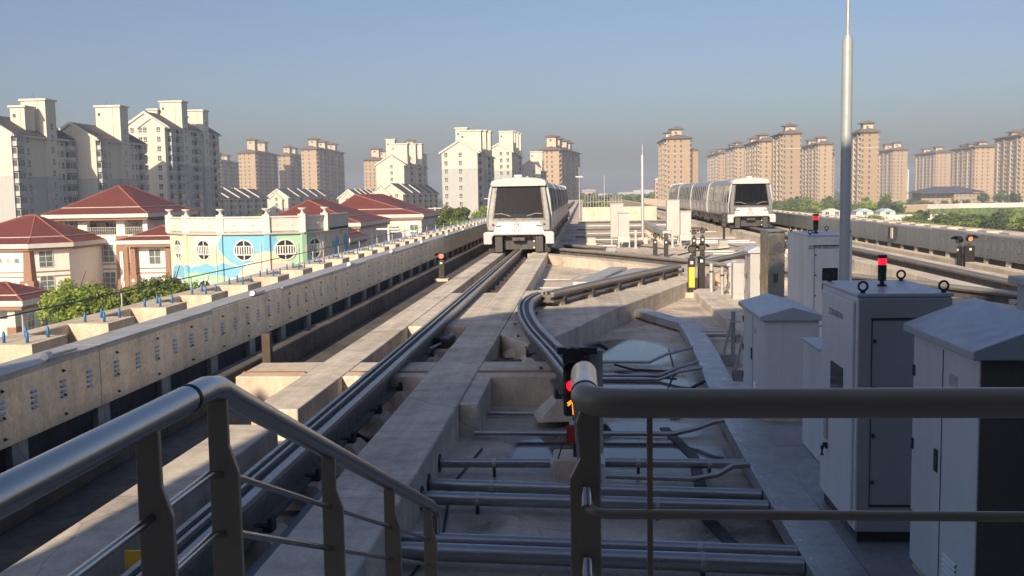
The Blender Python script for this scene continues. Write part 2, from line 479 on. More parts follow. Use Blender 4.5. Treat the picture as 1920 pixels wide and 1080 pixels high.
for x0, x1 in ((9.75, 10.35), (11.65, 12.25)):
    for a, b in ((5, 20), (20.01, 33), (33.01, 48), (48.01, 64), (64.01, 120), (120.01, 300)):
        plinth(x0, x1, a, b)
d = MB().box(12.9, 13.3, 4, 300, FL - .02, .02)
struct(d.build('kerb', concrete_light, bevel=.02))
# end wall across the middle of the deck
for k in range(4):
    d = MB().box(-.2 + k * 2.0, -.2 + k * 2.0 + 1.985, 107.4, 107.7, FL - .03, 1.0 + .003 * (k % 2))
    tag(d.build('parapet_wall', concrete_light), ['pale low end wall panel next to the left train', 'second pale end wall panel from the left train, behind the white cabinet', 'pale end wall panel behind the thin mast', 'pale end wall panel nearest the train on the right'][k], 'wall', 'end wall panels across the deck')

# ---------------------------------------------------------------- guide beams
ped_mesh = MB().add([(-.5, -.3, FL - .02), (.5, -.3, FL - .02), (.5, .3, FL - .02), (-.5, .3, FL - .02), (-.25, -.22, -.221), (.25, -.22, -.221), (.25, .22, -.221), (-.25, .22, -.221)],
                    [(0, 3, 2, 1), (4, 5, 6, 7), (0, 1, 5, 4), (1, 2, 6, 5), (2, 3, 7, 6), (3, 0, 4, 7)]).mesh('pedestal', concrete_light)
clamp_mesh = MB().box(-.24, .24, -.05, .05, -.222, -.17).box(-.24, -.2, -.06, .06, -.225, -.1).box(.2, .24, -.06, .06, -.225, -.1).mesh('clamp', steel_dark)
def smooth_path(pts, n=6):
    P = [Vector(p) for p in pts]
    out = []
    for i in range(len(P) - 1):
        p0, p1, p2, p3 = P[max(0, i - 1)], P[i], P[i + 1], P[min(len(P) - 1, i + 2)]
        for k in range(n):
            t = k / n
            out.append(.5 * ((2 * p1) + (-p0 + p2) * t + (2 * p0 - 5 * p1 + 4 * p2 - p3) * t * t + (-p0 + 3 * p1 - 3 * p2 + p3) * t ** 3))
    out.append(P[-1])
    return [(p.x, p.y) for p in out]
def guide_beam(path, label, step=1.6, group='steel guide beams of the tracks', ymax=90, lift=0.0, bot=-.22):
    t = thing('guide_beam', label, 'guide beam', group=group)
    MB().sweep(path, [(-.16, bot), (.16, bot), (.16, bot + .035), (.07, bot + .05), (.07, .03), (.16, .05), (.16, .10), (-.16, .10), (-.16, .05), (-.07, .03), (-.07, bot + .05), (-.16, bot + .035)]).build('beam', rail_side, t).location.z = lift
    MB().sweep(path, [(-.115, .10), (.075, .10), (.075, .108), (-.115, .108)]).build('groove', rail_groove, t).location.z = lift
    for a, b in ((-.16, -.115), (-.055, -.02), (.075, .16)):
        MB().sweep(path, [(a, .101), (b, .101), (b, .15), (a, .15)]).build('running_strip', rail_top, t).location.z = lift
    acc = .5
    for i in range(len(path) - 1):
        a, b = Vector(path[i]), Vector(path[i + 1])
        l = (b - a).length
        while acc < l:
            q = a + (b - a) * acc / l
            if q.y < ymax:
                rz = math.atan2(b.y - a.y, b.x - a.x) - math.pi / 2
                if bot > -.2:
                    o_ = MB().cbox((0, 0, (lift + bot - .03) / 2), (.30, .26, lift + bot + .03)).build('pedestal', concrete_light, t)
                    o_.location = (q.x, q.y, 0); o_.rotation_euler[2] = rz
                else:
                    link('pedestal', ped_mesh, t, (q.x, q.y, lift), rz)
                link('clamp', clamp_mesh, t, (q.x, q.y, lift + bot + .22), rz)
            acc += step
        acc -= l
    return t
guide_beam([(-2.9, 3.0), (-2.9, 10.0), (-2.9, 20), (-2.9, 60), (-2.9, 300)], 'long straight guide beam running under the train on the left track', 1.5, ymax=60)
guide_beam(smooth_path([(-.09, 12.4), (-.2, 13.04), (-.46, 14.63), (-.91, 17.2), (-1.17, 19.33), (-1.27, 21.3), (-1.16, 22.6), (-.98, 23.3)], 8), 'curved guide beam ending behind the red signal', 1.7, lift=.12)
guide_beam([(-.86, 22.55), (.04, 24.63), (2.83, 30.79)], 'straight guide beam slanting right from the end of the curved one', 1.7, lift=.18, bot=-.08)
guide_beam(smooth_path(XL, 3), 'long diagonal guide beam crossing the deck behind the dark lamps', 1.7)
guide_beam([(3.9, 34.6), (5.6, 38.0), (7.9, 43.2), (9.6, 48.2)], 'short guide beam slanting to the right track beside the stainless cabinet', 1.7)
guide_beam([(11.0, 5.0), (11.0, 30), (11.0, 80), (11.0, 300)], 'straight guide beam of the right track leading under the right train', 1.6, ymax=70)
guide_beam([(-.9, 47.5), (.1, 45.8), (.9, 45.0)], 'stub of guide beam beside the left train, lying in its shade', 1.0)

# ---------------------------------------------------------------- cable ducts with louvred panels
def louvre_mesh():
    b = MB()
    for k in range(4):
        z = -.105 + k * .058
        b.add([(0, -.055, z), (0, .055, z), (.014, .05, z + .012), (.014, -.05, z + .012), (0, .055, z + .034), (0, -.055, z + .034)], [(0, 1, 2, 3), (3, 2, 4, 5)])
    return b.mesh('louvre', louvre_m)
louvre_m = mat('louvre_steel', (.40, .45, .52), (.33, .37, .43), rough=.4, metal=.4)
LOUV = louvre_mesh()
bolt_mesh = MB().lathe([(.02, 0), (.02, .008), (.009, .008), (.009, .03), (.001, .03)], 6, axis='x').mesh('bolt', steel_dark)
def duct(xf, sgn, y0, n, label, zb, zt, mface):
    # sgn: +1 the face looks to +x, -1 to -x
    t = thing('cable_duct', label, 'cable duct')
    L = 3.7
    for i in range(n):
        a, b = y0 + i * L, y0 + (i + 1) * L - .012
        f0, f1 = sorted((xf, xf - sgn * .022))
        p = MB().box(f0, f1, a, b, zb, zt - .001).box(*sorted((xf - sgn * .40, xf - sgn * .42)), a, b, zb, zt - .001).box(*sorted((xf - sgn * .023, xf - sgn * .399)), a, b, zb, zb + .02).build('panel', mface, t, bevel=.004, seg=1)
        wide = i % 3 != 1
        q = MB().box(*sorted((xf + sgn * (.012 if wide else -.03), xf - sgn * .44)), a, b, zt, zt + .018)
        if wide:
            q.box(*sorted((xf + sgn * .003, xf + sgn * .012)), a, b, zt - .05, zt)
        q.build('lid', galv_lid, t, bevel=.004, seg=1)
        MB().box(*sorted((xf - sgn * .14, xf - sgn * .34)), a, b, FL - .01, zb - .001).build('gap_shade_wall', concrete_dark, t)  # added wall, coloured dark for the shade in the gap under the duct
        if a > 70:
            continue
        for k in range(6):
            y = a + .42 + k * .6
            link('louvre', LOUV, p, (xf + sgn * .001, y, (zb + zt) / 2 + .02), 0, (sgn, 1, 1))
            if a < 34 and k % 2 == 0:
                for z in (zb + .09, zb + .31, zt - .15):
                    link('bolt', bolt_mesh, p, (xf, y + .02, z), 0, (sgn, 1, 1))
        for s_ in (0, 1.85):
            MB().box(*sorted((xf - sgn * .06, xf - sgn * .139)), a + s_, a + s_ + .3, FL - .01, zb - .002).build('support', concrete, t)
    return t
duct(-5.95, 1, .48, 34, 'tall galvanised cable duct with louvred panels along the left side', .09, .83, galv)
duct(14.0, -1, 11.58, 40, 'dark galvanised cable duct with louvred panels along the right side', .07, .90, galv_dark)

# left and right parapets with corbel blocks
stud_mesh = MB().lathe([(.019, 0), (.019, .125), (.011, .13), (.011, .145), (.001, .145)], 10).mesh('stud', blue_plastic, True)
def parapet(xw, sgn, y0, y1, label, zt=.86, studs=True, ph=0.0):
    t = thing('parapet', label, 'parapet')
    # sgn: +1 blocks stand on the +x side of the wall
    yy = y0
    while yy < y1 - .1:
        ye = min(y1, yy + 14.98)
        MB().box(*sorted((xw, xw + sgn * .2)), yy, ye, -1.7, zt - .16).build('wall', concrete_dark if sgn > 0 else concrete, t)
        MB().box(*sorted((xw - sgn * .04, xw + sgn * .235)), yy, ye, zt - .16, zt - .006).build('coping', concrete_light, t, bevel=.012, seg=1)
        yy += 15
    bm = MB().box(*sorted((sgn * .201, sgn * .82)), -.42, .42, FL - .02, zt).mesh('block', concrete_light)
    y = y0 + .6 + ph
    while y < y1:
        b = link('block', bm, t, (xw, y, 0))
        if studs and y < 110:
            for sx in (.38, .66):
                for sy in (-.24, .24):
                    link('stud', stud_mesh, b, (sgn * sx + .012 * math.sin(y * 7 + sx * 9 + sy), sy + .02 * math.cos(y * 5), zt))
        y += 1.96
    return t
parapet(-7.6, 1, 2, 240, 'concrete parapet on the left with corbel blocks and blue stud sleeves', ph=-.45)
parapet(15.6, -1, 8, 260, 'concrete parapet on the right with bare pale corbel blocks', zt=.93, studs=False)
t = thing('parapet', 'pale parapet of the separate viaduct beyond the end wall', 'parapet')
for k in range(10):
    MB().box(7.62, 7.85, 108 + k * 18, 125.98 + k * 18, -1.7, 1.0).build('wall', concrete_light, t)
t = thing('edge_railing', 'thin wire railing outside the left parapet', 'railing')
MB().tube([(-7.78, 2, 1.07), (-7.78, 60, 1.07)], .011, 6).build('top_rail', steel_dark, t)
pm = MB().lathe([(.014, -.3), (.014, 1.06)], 6).mesh('post', galv_lid)
for k in range(20):
    link('post', pm, t, (-7.78, 4.2 + k * 2.95, 0))

# station building behind the camera: it throws the long shadow over the near deck
station_m = mat('station_cladding', (.13, .13, .135), (.10, .10, .105), rough=.5, metal=.0, s1=.5, s2=6)
t = thing('station_building', 'grey station building behind the viewpoint', 'building')
MB().prism_y([(-6.4, -10), (12, -10), (12, 13.6), (-1.8, 13.45), (-7.6, 12.5), (-8.75, 11.6), (-7.2, 7.2), (-6.45, 4.6)], -9, -2.0).build('hall', station_m, t)
for k in range(5):
    MB().box(-5.8 + k * 3.1, -2.95 + k * 3.1, -2.0, -1.96, 1.3, 6.5).build('window_pane', dark_glass, t)
MB().prism_y([(-9.5, -10), (-6.75, -10), (-6.75, 4.2), (-8.3, 7.2), (-9.1, 8.1), (-9.5, 7.4)], -5, -2.0).build('stair_or_shade_tower', station_m, t)  # unseen blocker, added and shaped to shade the channel left of the plinth
MB().box(-6.3, 11.9, -2.0, 1.72, .95, 1.1).build('platform_floor', concrete, t)

# ---------------------------------------------------------------- trains
tint = glass_mat('tinted_glass', (.13, .15, .18), -.01)
tint_side = glass_mat('tinted_side_glass', (.22, .24, .26), .12)
body_silver = mat('body_silver', (.30, .31, .33), (.26, .27, .29), rough=.38, metal=.2, s1=1, s2=8, streak=.1)
seat_m = mat('red_seat', (.30, .05, .06), rough=.6)
inner_m = mat('saloon_lining', (.42, .43, .44), rough=.6)
PROF = [(.86, 1.36), (1.2, 1.415), (1.74, 1.41), (2.35, 1.355), (2.84, 1.27), (3.04, 1.17), (3.17, .98), (3.25, .6), (3.285, 0)]
def hw(z):
    for (z0, a), (z1, b) in zip(PROF, PROF[1:]):
        if z <= z1:
            return a + (b - a) * (z - z0) / (z1 - z0)
    return 0
def side_strip(b, y0, y1, z0, z1, off=0.0, th=.03, n=3, m=0, sides=(-1, 1)):
    for s in sides:
        zs = [z0 + (z1 - z0) * i / n for i in range(n + 1)]
        o = [(s * (hw(z) + off), z) for z in zs] + [(s * (hw(z) + off - th), z) for z in reversed(zs)]
        b.prism_y(o if s > 0 else o[::-1], y0, y1, m)
def roof_prof(g=0.0, z0=2.84):
    r = [(hw(z) + g, z + g * .6) for z in (z0, 3.04, 3.17, 3.25)]
    return r + [(0, 3.285 + g)] + [(-x, z) for x, z in reversed(r)]
def car(parent, y0, L, first, last):
    ys, ye = y0 + (.62 if first else .28), y0 + L - (.62 if last else .28)
    b = MB()
    side_strip(b, ys, ye, .86, 1.74, 0, .05, 3)                      # lower side walls
    r = roof_prof()
    b.prism_y(r + [(x * .93, z - .05) for x, z in reversed(r)], ys, ye)   # roof shell
    b.box(-1.3, 1.3, ys, ye, .84, .90)
    body = b.build('car_body', body_silver, parent, smooth=True)
    # side bays: pillars, windows, doors
    n = 9
    w_ = (ye - ys) / n
    for k in range(n + 1):
        y = ys + k * w_
        for s in (-1, 1):
            p = MB(); side_strip(p, max(ys, y - .13), min(ye, y + .13), 1.741, 2.839, .004, .06, sides=(s,))
            p.build('pillar', body_silver, body)
    for k in range(n):
        y = ys + k * w_
        isdoor = k in (2, 6)
        for s in (-1, 1):
            p = MB(); side_strip(p, y + .13, y + w_ - .13, 1.741, 2.839, -.012, .012, sides=(s,))
            p.build('window', tint_side, body)
            if isdoor:
                p = MB(); side_strip(p, y + .05, y + w_ - .05, .95, 1.735, .008, .012, sides=(s,))
                p.build('door', panel_grey, body)
                for q in (y + .02, y + w_ / 2 - .015, y + w_ - .05):
                    p = MB(); side_strip(p, q, q + .03, .95, 2.83, .012, .014, sides=(s,))
                    p.build('door_seal', black_rubber, body)
            elif k in (0, 4, 8):
                p = MB(); side_strip(p, y + .1, y + w_ - .1, 1.02, 1.66, .006, .01, sides=(s,))
                p.build('side_panel', panel_grey, body)
    for e, flag in ((ys, first), (ye, last)):                         # white end rings and gangway
        rp = [(hw(z), z) for z in (.86, 1.2, 1.74, 2.35, 2.84, 3.04, 3.17, 3.25)]
        ring = [(x + .02, z) for x, z in rp] + [(0, 3.31)] + [(-x - .02, z) for x, z in reversed(rp)]
        inn = [(x - .16, z - .06 if z > 2.9 else z) for x, z in rp] + [(0, 3.2)] + [(-x + .16, z - .06 if z > 2.9 else z) for x, z in reversed(rp)]
        MB().prism_y(ring + inn[::-1], e - .07, e + .07).build('end_ring', white_paint, body, smooth=True)
    if not last:
        MB().box(-1.15, 1.15, ye + .07, y0 + L + .21, .9, 3.05).build('gangway', black_rubber, body)
    # saloon: floor lining, seats, poles
    q = MB().box(-1.25, 1.25, ys, ye, .901, .93)
    q.build('saloon_floor', charcoal, body)
    for k in range(4):
        for s in (-1, 1):
            y = ys + .6 + k * 2.7
            MB().box(*sorted((s * .85, s * 1.28)), y, y + 1.2, 1.25, 1.38).box(*sorted((s * 1.2, s * 1.28)), y, y + 1.2, 1.38, 1.7).build('seat', seat_m, body)
            MB().tube([(s * .7, y + 1.4, .93), (s * .7, y + 1.4, 3.1)], .02, 6).build('grab_pole', inner_m, body)
    # underframe, skirts, tyres
    u = MB()
    rnd = random.Random(int(y0 * 7) + 3)
    y = ys
    while y < ye - .8:
        l = rnd.uniform(.7, 1.5)
        zz = rnd.uniform(.22, .45)
        for s in (-1, 1):
            u.box(*sorted((s * .75, s * rnd.uniform(1.2, 1.33))), y, min(ye, y + l), zz, .84)
        u.box(-.7, .7, y, y + l * .7, .42, .83)
        y += l + .12
    u.build('underframe_box', charcoal, body)
    for yb in (ys + 1.6, ye - 1.8):
        for s in (-1, 1):
            tyre = MB().lathe([(.2, -.16), (.47, -.16), (.5, -.1), (.5, .1), (.47, .16), (.2, .16)], 20, (s * .96, yb, .5), axis='x').build('tyre', black_rubber, body, smooth=True)
        MB().box(-.85, .85, yb - .25, yb + .25, .3, .7).build('bogie', steel_dark, body)
    for s in (-1, 1):
        MB().box(*sorted((s * 1.40, s * 1.34)), ys, ye, .78, .858).build('side_sill', steel_dark, body)
    return body
def cab(parent, yf, d):
    """driving end: yf is the foremost point, d = +1 when the train lies towards +y from it"""
    Y = lambda a: yf + d * a
    fy = lambda z: .06 + max(0, z - 1.0) * .215           # slope of the front
    c = MB()
    # grey surround of the windscreen
    out = [(-1.37, .95), (1.37, .95), (1.36, 1.6), (1.16, 3.0), (-1.16, 3.0), (-1.36, 1.6)]
    V = [(x, Y(fy(z)), z) for x, z in out]
    win = [(-1.16, 1.46), (1.16, 1.46), (.99, 2.95), (-.99, 2.95)]
    V += [(x, Y(fy(z)), z) for x, z in win]
    V += [(x * s_, Y(.66), z) for (x, z), s_ in zip(out, (1.02, 1.02, 1.045, 1.03, 1.03, 1.045))]
    F = [(0, 1, 7, 6), (1, 2, 7), (2, 3, 8, 7), (3, 4, 9, 8), (4, 5, 6, 9), (5, 0, 6)]
    F += [(1, 0, 10, 11), (2, 1, 11, 12), (3, 2, 12, 13), (4, 3, 13, 14), (5, 4, 14, 15), (0, 5, 15, 10)]
    c.add(V, F)
    body = c.build('cab_front', silver_paint, parent)
    b = body.modifiers.new('bevel', 'BEVEL'); b.width = .05; b.segments = 3; b.angle_limit = R(20)
    # windscreen, black frame, board behind it
    def quad(x0b, x0t, zb, zt, o):
        return [(-x0b, Y(fy(zb) + o), zb), (x0b, Y(fy(zb) + o), zb), (x0t, Y(fy(zt) + o), zt), (-x0t, Y(fy(zt) + o), zt)]
    MB().add(quad(1.155, .985, 1.465, 2.945, .02), [(0, 1, 2, 3)]).build('windscreen', tint, body)
    MB().add(quad(1.17, 1.0, 1.45, 2.96, -.012) + quad(1.10, .945, 1.535, 2.90, -.012), [(0, 1, 5, 4), (1, 2, 6, 5), (2, 3, 7, 6), (3, 0, 4, 7)]).build('windscreen_frame', black_paint, body)
    MB().cbox((.0 + .12 * d, Y(.42), 1.63), (.90, .03, .17)).build('sign_board', plastic_white, body)
    MB().box(-1.1, 1.1, *sorted((Y(.3), Y(.75))), 1.36, 1.45).build('dashboard', black_paint, body)
    for s in (-1, 1):
        MB().tube([(s * .35, Y(fy(1.6) - .02), 1.62), (s * .75, Y(fy(1.7) - .03), 1.74), (s * 1.02, Y(fy(1.72) - .02), 1.72)], .014, 6).build('wiper', inner_m, body)
        MB().tube([(s * .95, Y(.8), .95), (s * .9, Y(.85), 2.9)], .02, 6).build('grab_pole', inner_m, body)
    # white visor roof
    rp = [(1.21, 2.93), (1.245, 3.03), (1.2, 3.15), (1.02, 3.24), (.6, 3.30), (0, 3.325), (-.6, 3.30), (-1.02, 3.24), (-1.2, 3.15), (-1.245, 3.03), (-1.21, 2.93)]
    k = len(rp)
    secs = [(.34, .96, 0.0), (.40, 1.0, 0.0), (1.35, 1.02, 0.0)]
    vs = []
    for a, f_, _ in secs:
        vs += [(x * f_, Y(a), 2.93 + (z - 2.93) * f_) for x, z in rp]
    fs = [(i * k + j, i * k + j + 1, (i + 1) * k + j + 1, (i + 1) * k + j) for i in range(len(secs) - 1) for j in range(k - 1)]
    fs += [tuple(range(k)), tuple(range((len(secs) - 1) * k, len(secs) * k))[::-1]]
    vis = MB().add(vs, fs).build('roof_visor', white_paint, body, smooth=True)
    MB().box(-.22, .14, *sorted((Y(.75), Y(1.15))), 3.29, 3.44).box(.32, .42, *sorted((Y(.8), Y(.95))), 3.27, 3.37).build('roof_unit', white_paint, body, bevel=.03)
    # white apron and the skirt with its arch
    ap = [(-1.13, .90), (1.13, .90), (.93, 1.375), (-.93, 1.375)]
    MB().add([(x, Y(fy(z) - .035), z) for x, z in ap] + [(x, Y(fy(z) + .06), z) for x, z in ap], [(0, 1, 2, 3), (4, 7, 6, 5), (0, 4, 5, 1), (1, 5, 6, 2), (2, 6, 7, 3), (3, 7, 4, 0)]).build('apron', white_paint, body, bevel=.02)
    sk = [(-1.54, .40), (-1.17, .40), (-1.17, .70), (-1.08, .80), (1.08, .80), (1.17, .70), (1.17, .40), (1.54, .40), (1.55, .88), (1.47, .95), (-1.47, .95), (-1.55, .88)]
    MB().prism_y(sk, *sorted((Y(-.06), Y(.42)))).build('skirt', white_paint, body, bevel=.05, seg=3)
    for s in (-1, 1):
        MB().cbox((s * .88, Y(fy(1.2) - .043), 1.2), (.22, .012, .05), ry=s * R(10)).build('headlight', clear_lens, body, bevel=.004)
        MB().lathe([(.001, 0), (.055, 0), (.055, .02), (.001, .02)], 14, (s * 1.12, Y(fy(1.25) - .0), 1.25), axis='y').build('marker_lamp', clear_lens, body)
        MB().box(*sorted((s * .72, s * 1.06)), *sorted((Y(.10), Y(.55))), .05, .775).build('buffer_box', charcoal, body, bevel=.02)
        MB().box(*sorted((s * 1.10, s * 1.36)), *sorted((Y(.35), Y(.7))), .04, .45).build('mud_flap', black_rubber, body)
        MB().lathe([(.2, -.16), (.47, -.16), (.5, -.1), (.5, .1), (.47, .16), (.2, .16)], 20, (s * .96, Y(1.25), .5), axis='x').build('tyre', black_rubber, body, smooth=True)
    MB().box(-.7, .7, *sorted((Y(.5), Y(.62))), .15, .8).box(-.3, .25, *sorted((Y(.15), Y(.5))), .55, .7).tube([(-.05, Y(.05), .62), (-.05, Y(.5), .62)], .07, 8).build('coupler', steel_dark, body)
    rust = mat('rusty_gear', (.22, .13, .10), (.12, .09, .08), rough=.8) if 'rusty_gear' not in MATS else MATS['rusty_gear']
    MB().box(-.55, -.1, *sorted((Y(.3), Y(.6))), .68, .78).box(.12, .5, *sorted((Y(.32), Y(.6))), .66, .77).build('gear_tray', rust, body)
    for k_ in range(4):
        MB().lathe([(.001, 0), (.035, 0), (.035, .03), (.001, .03)], 10, (.66, Y(.14), .25 + k_ * .14), axis='y').build('plug_socket', plastic_white if k_ in (0, 2) else steel_dark, body)
    # round emblem and car number
    zc = 1.24
    e = MB()
    for i in range(28):
        t0, t1 = 2 * math.pi * i / 28, 2 * math.pi * (i + 1) / 28
        if 150 < math.degrees(t0) % 360 < 195 or 350 < math.degrees(t0) % 360:
            continue
        P = [(r_ * math.cos(t_), zc + r_ * math.sin(t_)) for r_, t_ in ((.088, t0), (.115, t0), (.115, t1), (.088, t1))]
        e.add([(x - .1, Y(fy(z) - .040), z) for x, z in P], [(0, 1, 2, 3)])
    wave = [(-.11, -.02), (-.06, .02), (-.02, .03), (.02, -.01), (.05, .03), (.08, .01), (.11, -.04)]
    for (a, z0), (a1, z1) in zip(wave, wave[1:]):
        e.add([(a - .1, Y(fy(zc + z0) - .041), zc + z0 - .013), (a1 - .1, Y(fy(zc + z1) - .041), zc + z1 - .013), (a1 - .1, Y(fy(zc + z1) - .041), zc + z1 + .013), (a - .1, Y(fy(zc + z0) - .041), zc + z0 + .013)], [(0, 1, 2, 3)])
    e.build('emblem', ink_red, body)
    o = text('car_number', 'Y0105', .145, ink_red, body, (-.1, Y(fy(1.0) - .045), .965), 1.25)
    o.rotation_euler = (R(90) - math.atan(.215), 0, 0) if d > 0 else (R(90), 0, math.pi)
    return body
def make_train():
    t = thing('train', '', 'train')
    L = 12.0
    for i in range(4):
        car(t, i * L, L, i == 0, i == 3)
    cab(t, 0, 1)
    cab(t, 4 * L, -1)
    return t
tr = make_train()
tr.location = (-2.86, 43.0, 0)
tag(tr, 'white and silver automated train on the left track, seen nearly head-on', 'train', 'trains on the guideway')
t2 = copy_tree(tr)
t2.location = (10.9, 65.5, .06)
tag(t2, 'white and silver automated train on the right track, showing its long side', 'train', 'trains on the guideway')

# ---------------------------------------------------------------- cabinets and platform at the right
PZ = -.25
t = thing('equipment_platform', 'galvanised steel floor plates carrying the near grey cabinets', 'platform')
for i in range(6):
    for j in range(3):
        MB().box(2.08 + j * 1.2, 3.275 + j * 1.2, 3.4 + i * 1.9, 5.295 + i * 1.9, PZ - .03, PZ - .006 * ((i + j) % 2)).build('floor_plate', galv_blue, t, bevel=.004, seg=1)
for i in range(7):
    MB().box(2.1, 5.6, 3.5 + i * 1.85, 3.6 + i * 1.85, FL - .01, PZ - .031).build('floor_beam', steel_dark, t)
t = thing('cable_trunking', 'long galvanised cable trunking with lids bending left past the puddles', 'cable duct')
path = [(1.86, 3.2), (1.86, 5.0), (1.86, 6.8), (1.86, 8.6), (1.87, 10.4), (1.9, 12.2), (1.96, 14.0), (2.04, 15.8), (2.12, 17.6), (2.18, 19.4), (2.2, 21.3), (1.75, 22.6), (1.3, 23.9), (.95, 24.9)]
for i in range(len(path) - 1):
    a, b = path[i], path[i + 1]
    sh = lambda q: (q[0], q[1])
    MB().sweep([a, b], [(-.20, PZ + .002), (.20, PZ + .002), (.20, PZ + .016), (-.20, PZ + .016)]).build('lid', galv_blue, t)
    pr = MB().sweep([a, b], [(-.195, FL + .06), (.195, FL + .06), (.195, PZ), (-.195, PZ)]).build('trough', galv_blue, t)
    if i < 9:
        for k in range(4):
            f = .15 + k * .22
            x, y = a[0] + (b[0] - a[0]) * f, a[1] + (b[1] - a[1]) * f
            MB().box(x - .155, x - .14, y, y + .05, PZ + .014, PZ + .022).build('lid_clip', plastic_white, pr)
    MB().box(a[0] - .17, a[0] - .15, a[1], a[1] + .04, FL - .01, FL + .07).box(a[0] + .1, a[0] + .12, a[1], a[1] + .04, FL - .01, FL + .07).build('foot', steel_dark, t)

d = MB().box(3.1, 5.9, 15.2, 29, FL - .02, PZ)
struct(d.build('equipment_base', concrete, bevel=.02), 'concrete base of the far cabinets')

def eye_bolt(parent, x, y, z, r=.035):
    MB().torus(r, r * .26, 18, 8, o=(x, y, z + r * 1.55)).lathe([(r * .55, 0), (r * .55, r * .35), (r * .3, r * .5), (r * .3, r * .7)], 8, (x, y, z)).build('eye_bolt', black_paint, parent, smooth=True)
def stack_light(x, y, z, s, label, grp='red and green stack lights on the cabinets'):
    t = thing('stack_light', label, 'warning light', (x, y, z), group=grp)
    MB().lathe([(.055 * s, 0), (.055 * s, .018 * s), (.03 * s, .022 * s), (.022 * s, .06 * s)], 16).build('foot', black_paint, t, smooth=True)
    MB().lathe([(.04 * s, .06 * s), (.048 * s, .065 * s), (.048 * s, .145 * s), (.046 * s, .15 * s)], 18).build('base_module', black_paint, t, smooth=True)
    MB().lathe([(.046 * s, .151 * s), (.05 * s, .16 * s), (.05 * s, .245 * s), (.046 * s, .25 * s)], 18).build('green_module', green_lamp, t, smooth=True)
    b = MB()
    for k in range(4):
        b.lathe([(.047 * s, (.252 + k * .018) * s), (.051 * s, (.257 + k * .018) * s), (.051 * s, (.265 + k * .018) * s), (.047 * s, (.27 + k * .018) * s)], 18)
    b.build('red_module', red_lamp, t, smooth=True)
    MB().lathe([(.052 * s, .326 * s), (.054 * s, .33 * s), (.054 * s, .36 * s), (.05 * s, .366 * s)], 18).build('cap', black_paint, t, smooth=True)
    return t

# tall control cabinet beside the handrail
def control_cabinet(x0, x1, y0, y1, z1, label, mside, mfront, eyes=True, window=True, dark_front=True):
    t = thing('control_cabinet', label, 'cabinet', group='electrical cabinets on the deck')
    MB().box(x0, x1, y0 + .02, y1, PZ + .1, z1).build('body', mside, t, bevel=.012)
    MB().box(x0 + .03, x1 - .03, y0 + .05, y1 - .03, PZ, PZ + .1).build('plinth', steel_dark, t)
    MB().box(x0 - .01, x1 + .01, y0, y1 + .01, z1, z1 + .03).build('top_plate', cab_roof, t, bevel=.008)
    f = MB().box(x0 + .004, x1 - .004, y0 - .012, y0 + .019, PZ + .102, z1 - .004).build('door', mfront, t, bevel=.008)
    w, h = x1 - x0, z1 - PZ
    fr = MB()
    for a, b, c, e in ((.14, .15, .16, .92), (.86, .87, .16, .92), (.14, .87, .91, .92), (.14, .87, .155, .165)):
        fr.box(x0 + w * a, x0 + w * b, y0 - .016, y0 - .0121, PZ + h * c, PZ + h * e)
    fr.build('door_seam', charcoal, f)
    for k in range(4):
        MB().box(x0 + w * .16, x0 + w * .19, y0 - .022, y0 - .0161, PZ + h * (.25 + k * .19), PZ + h * (.25 + k * .19) + .03).build('hinge', steel_dark, f)
    if eyes:
        for x, y in ((x0 + .05, y0 + .06), (x1 - .05, y0 + .06), (x1 - .05, y1 - .06), (x0 + .05, y1 - .06)):
            eye_bolt(t, x, y, z1 + .03)
    return t, f
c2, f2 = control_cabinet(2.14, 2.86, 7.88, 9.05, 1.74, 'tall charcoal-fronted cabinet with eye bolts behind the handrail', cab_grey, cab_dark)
sd = MB().box(2.118, 2.139, 7.95, 8.98, PZ + .14, 1.70).build('side_door', cab_grey, c2, bevel=.006)
MB().box(2.112, 2.119, 8.22, 8.62, .72, 1.12).build('meter_window', dark_glass, sd)
MB().box(2.098, 2.118, 8.70, 8.79, .40, .62).build('lock_plate', panel_grey, sd, bevel=.006)
MB().tube([(2.095, 8.72, .36), (2.07, 8.70, .33), (2.065, 8.68, .26)], .016, 8).lathe([(.03, 0), (.03, .03)], 10, (2.1, 8.72, .34), axis='x').build('door_handle', black_paint, sd, smooth=True)
text('lettering', 'ZZN8-BB2IN1', .075, ink, sd, (2.113, 8.46, 1.52), 1.1, (math.pi / 2, 0, -math.pi / 2))
stack_light(2.50, 8.50, 1.771, .72, 'red-lit stack light on top of the charcoal-fronted cabinet')
cA, fA = control_cabinet(4.10, 4.90, 18.5, 20.3, 1.72, 'pale grey cabinet with lettering and dark window behind the thick mast', cab_grey, cab_grey, True, True)
MB().box(4.36, 4.64, 18.475, 18.487, .75, 1.14).build('meter_window', dark_glass, fA)
text('lettering', 'ZZN8-BB2IN1', .085, ink, fA, (4.38, 18.475, 1.50), 1.1)
MB().lathe([(.03, 0), (.03, .05), (.015, .06)], 10, (4.48, 18.488, .55), axis='y').build('door_handle', black_paint, fA, smooth=True)
stack_light(4.42, 19.3, 1.751, 1.0, 'small red-lit stack light on the far lettered cabinet')

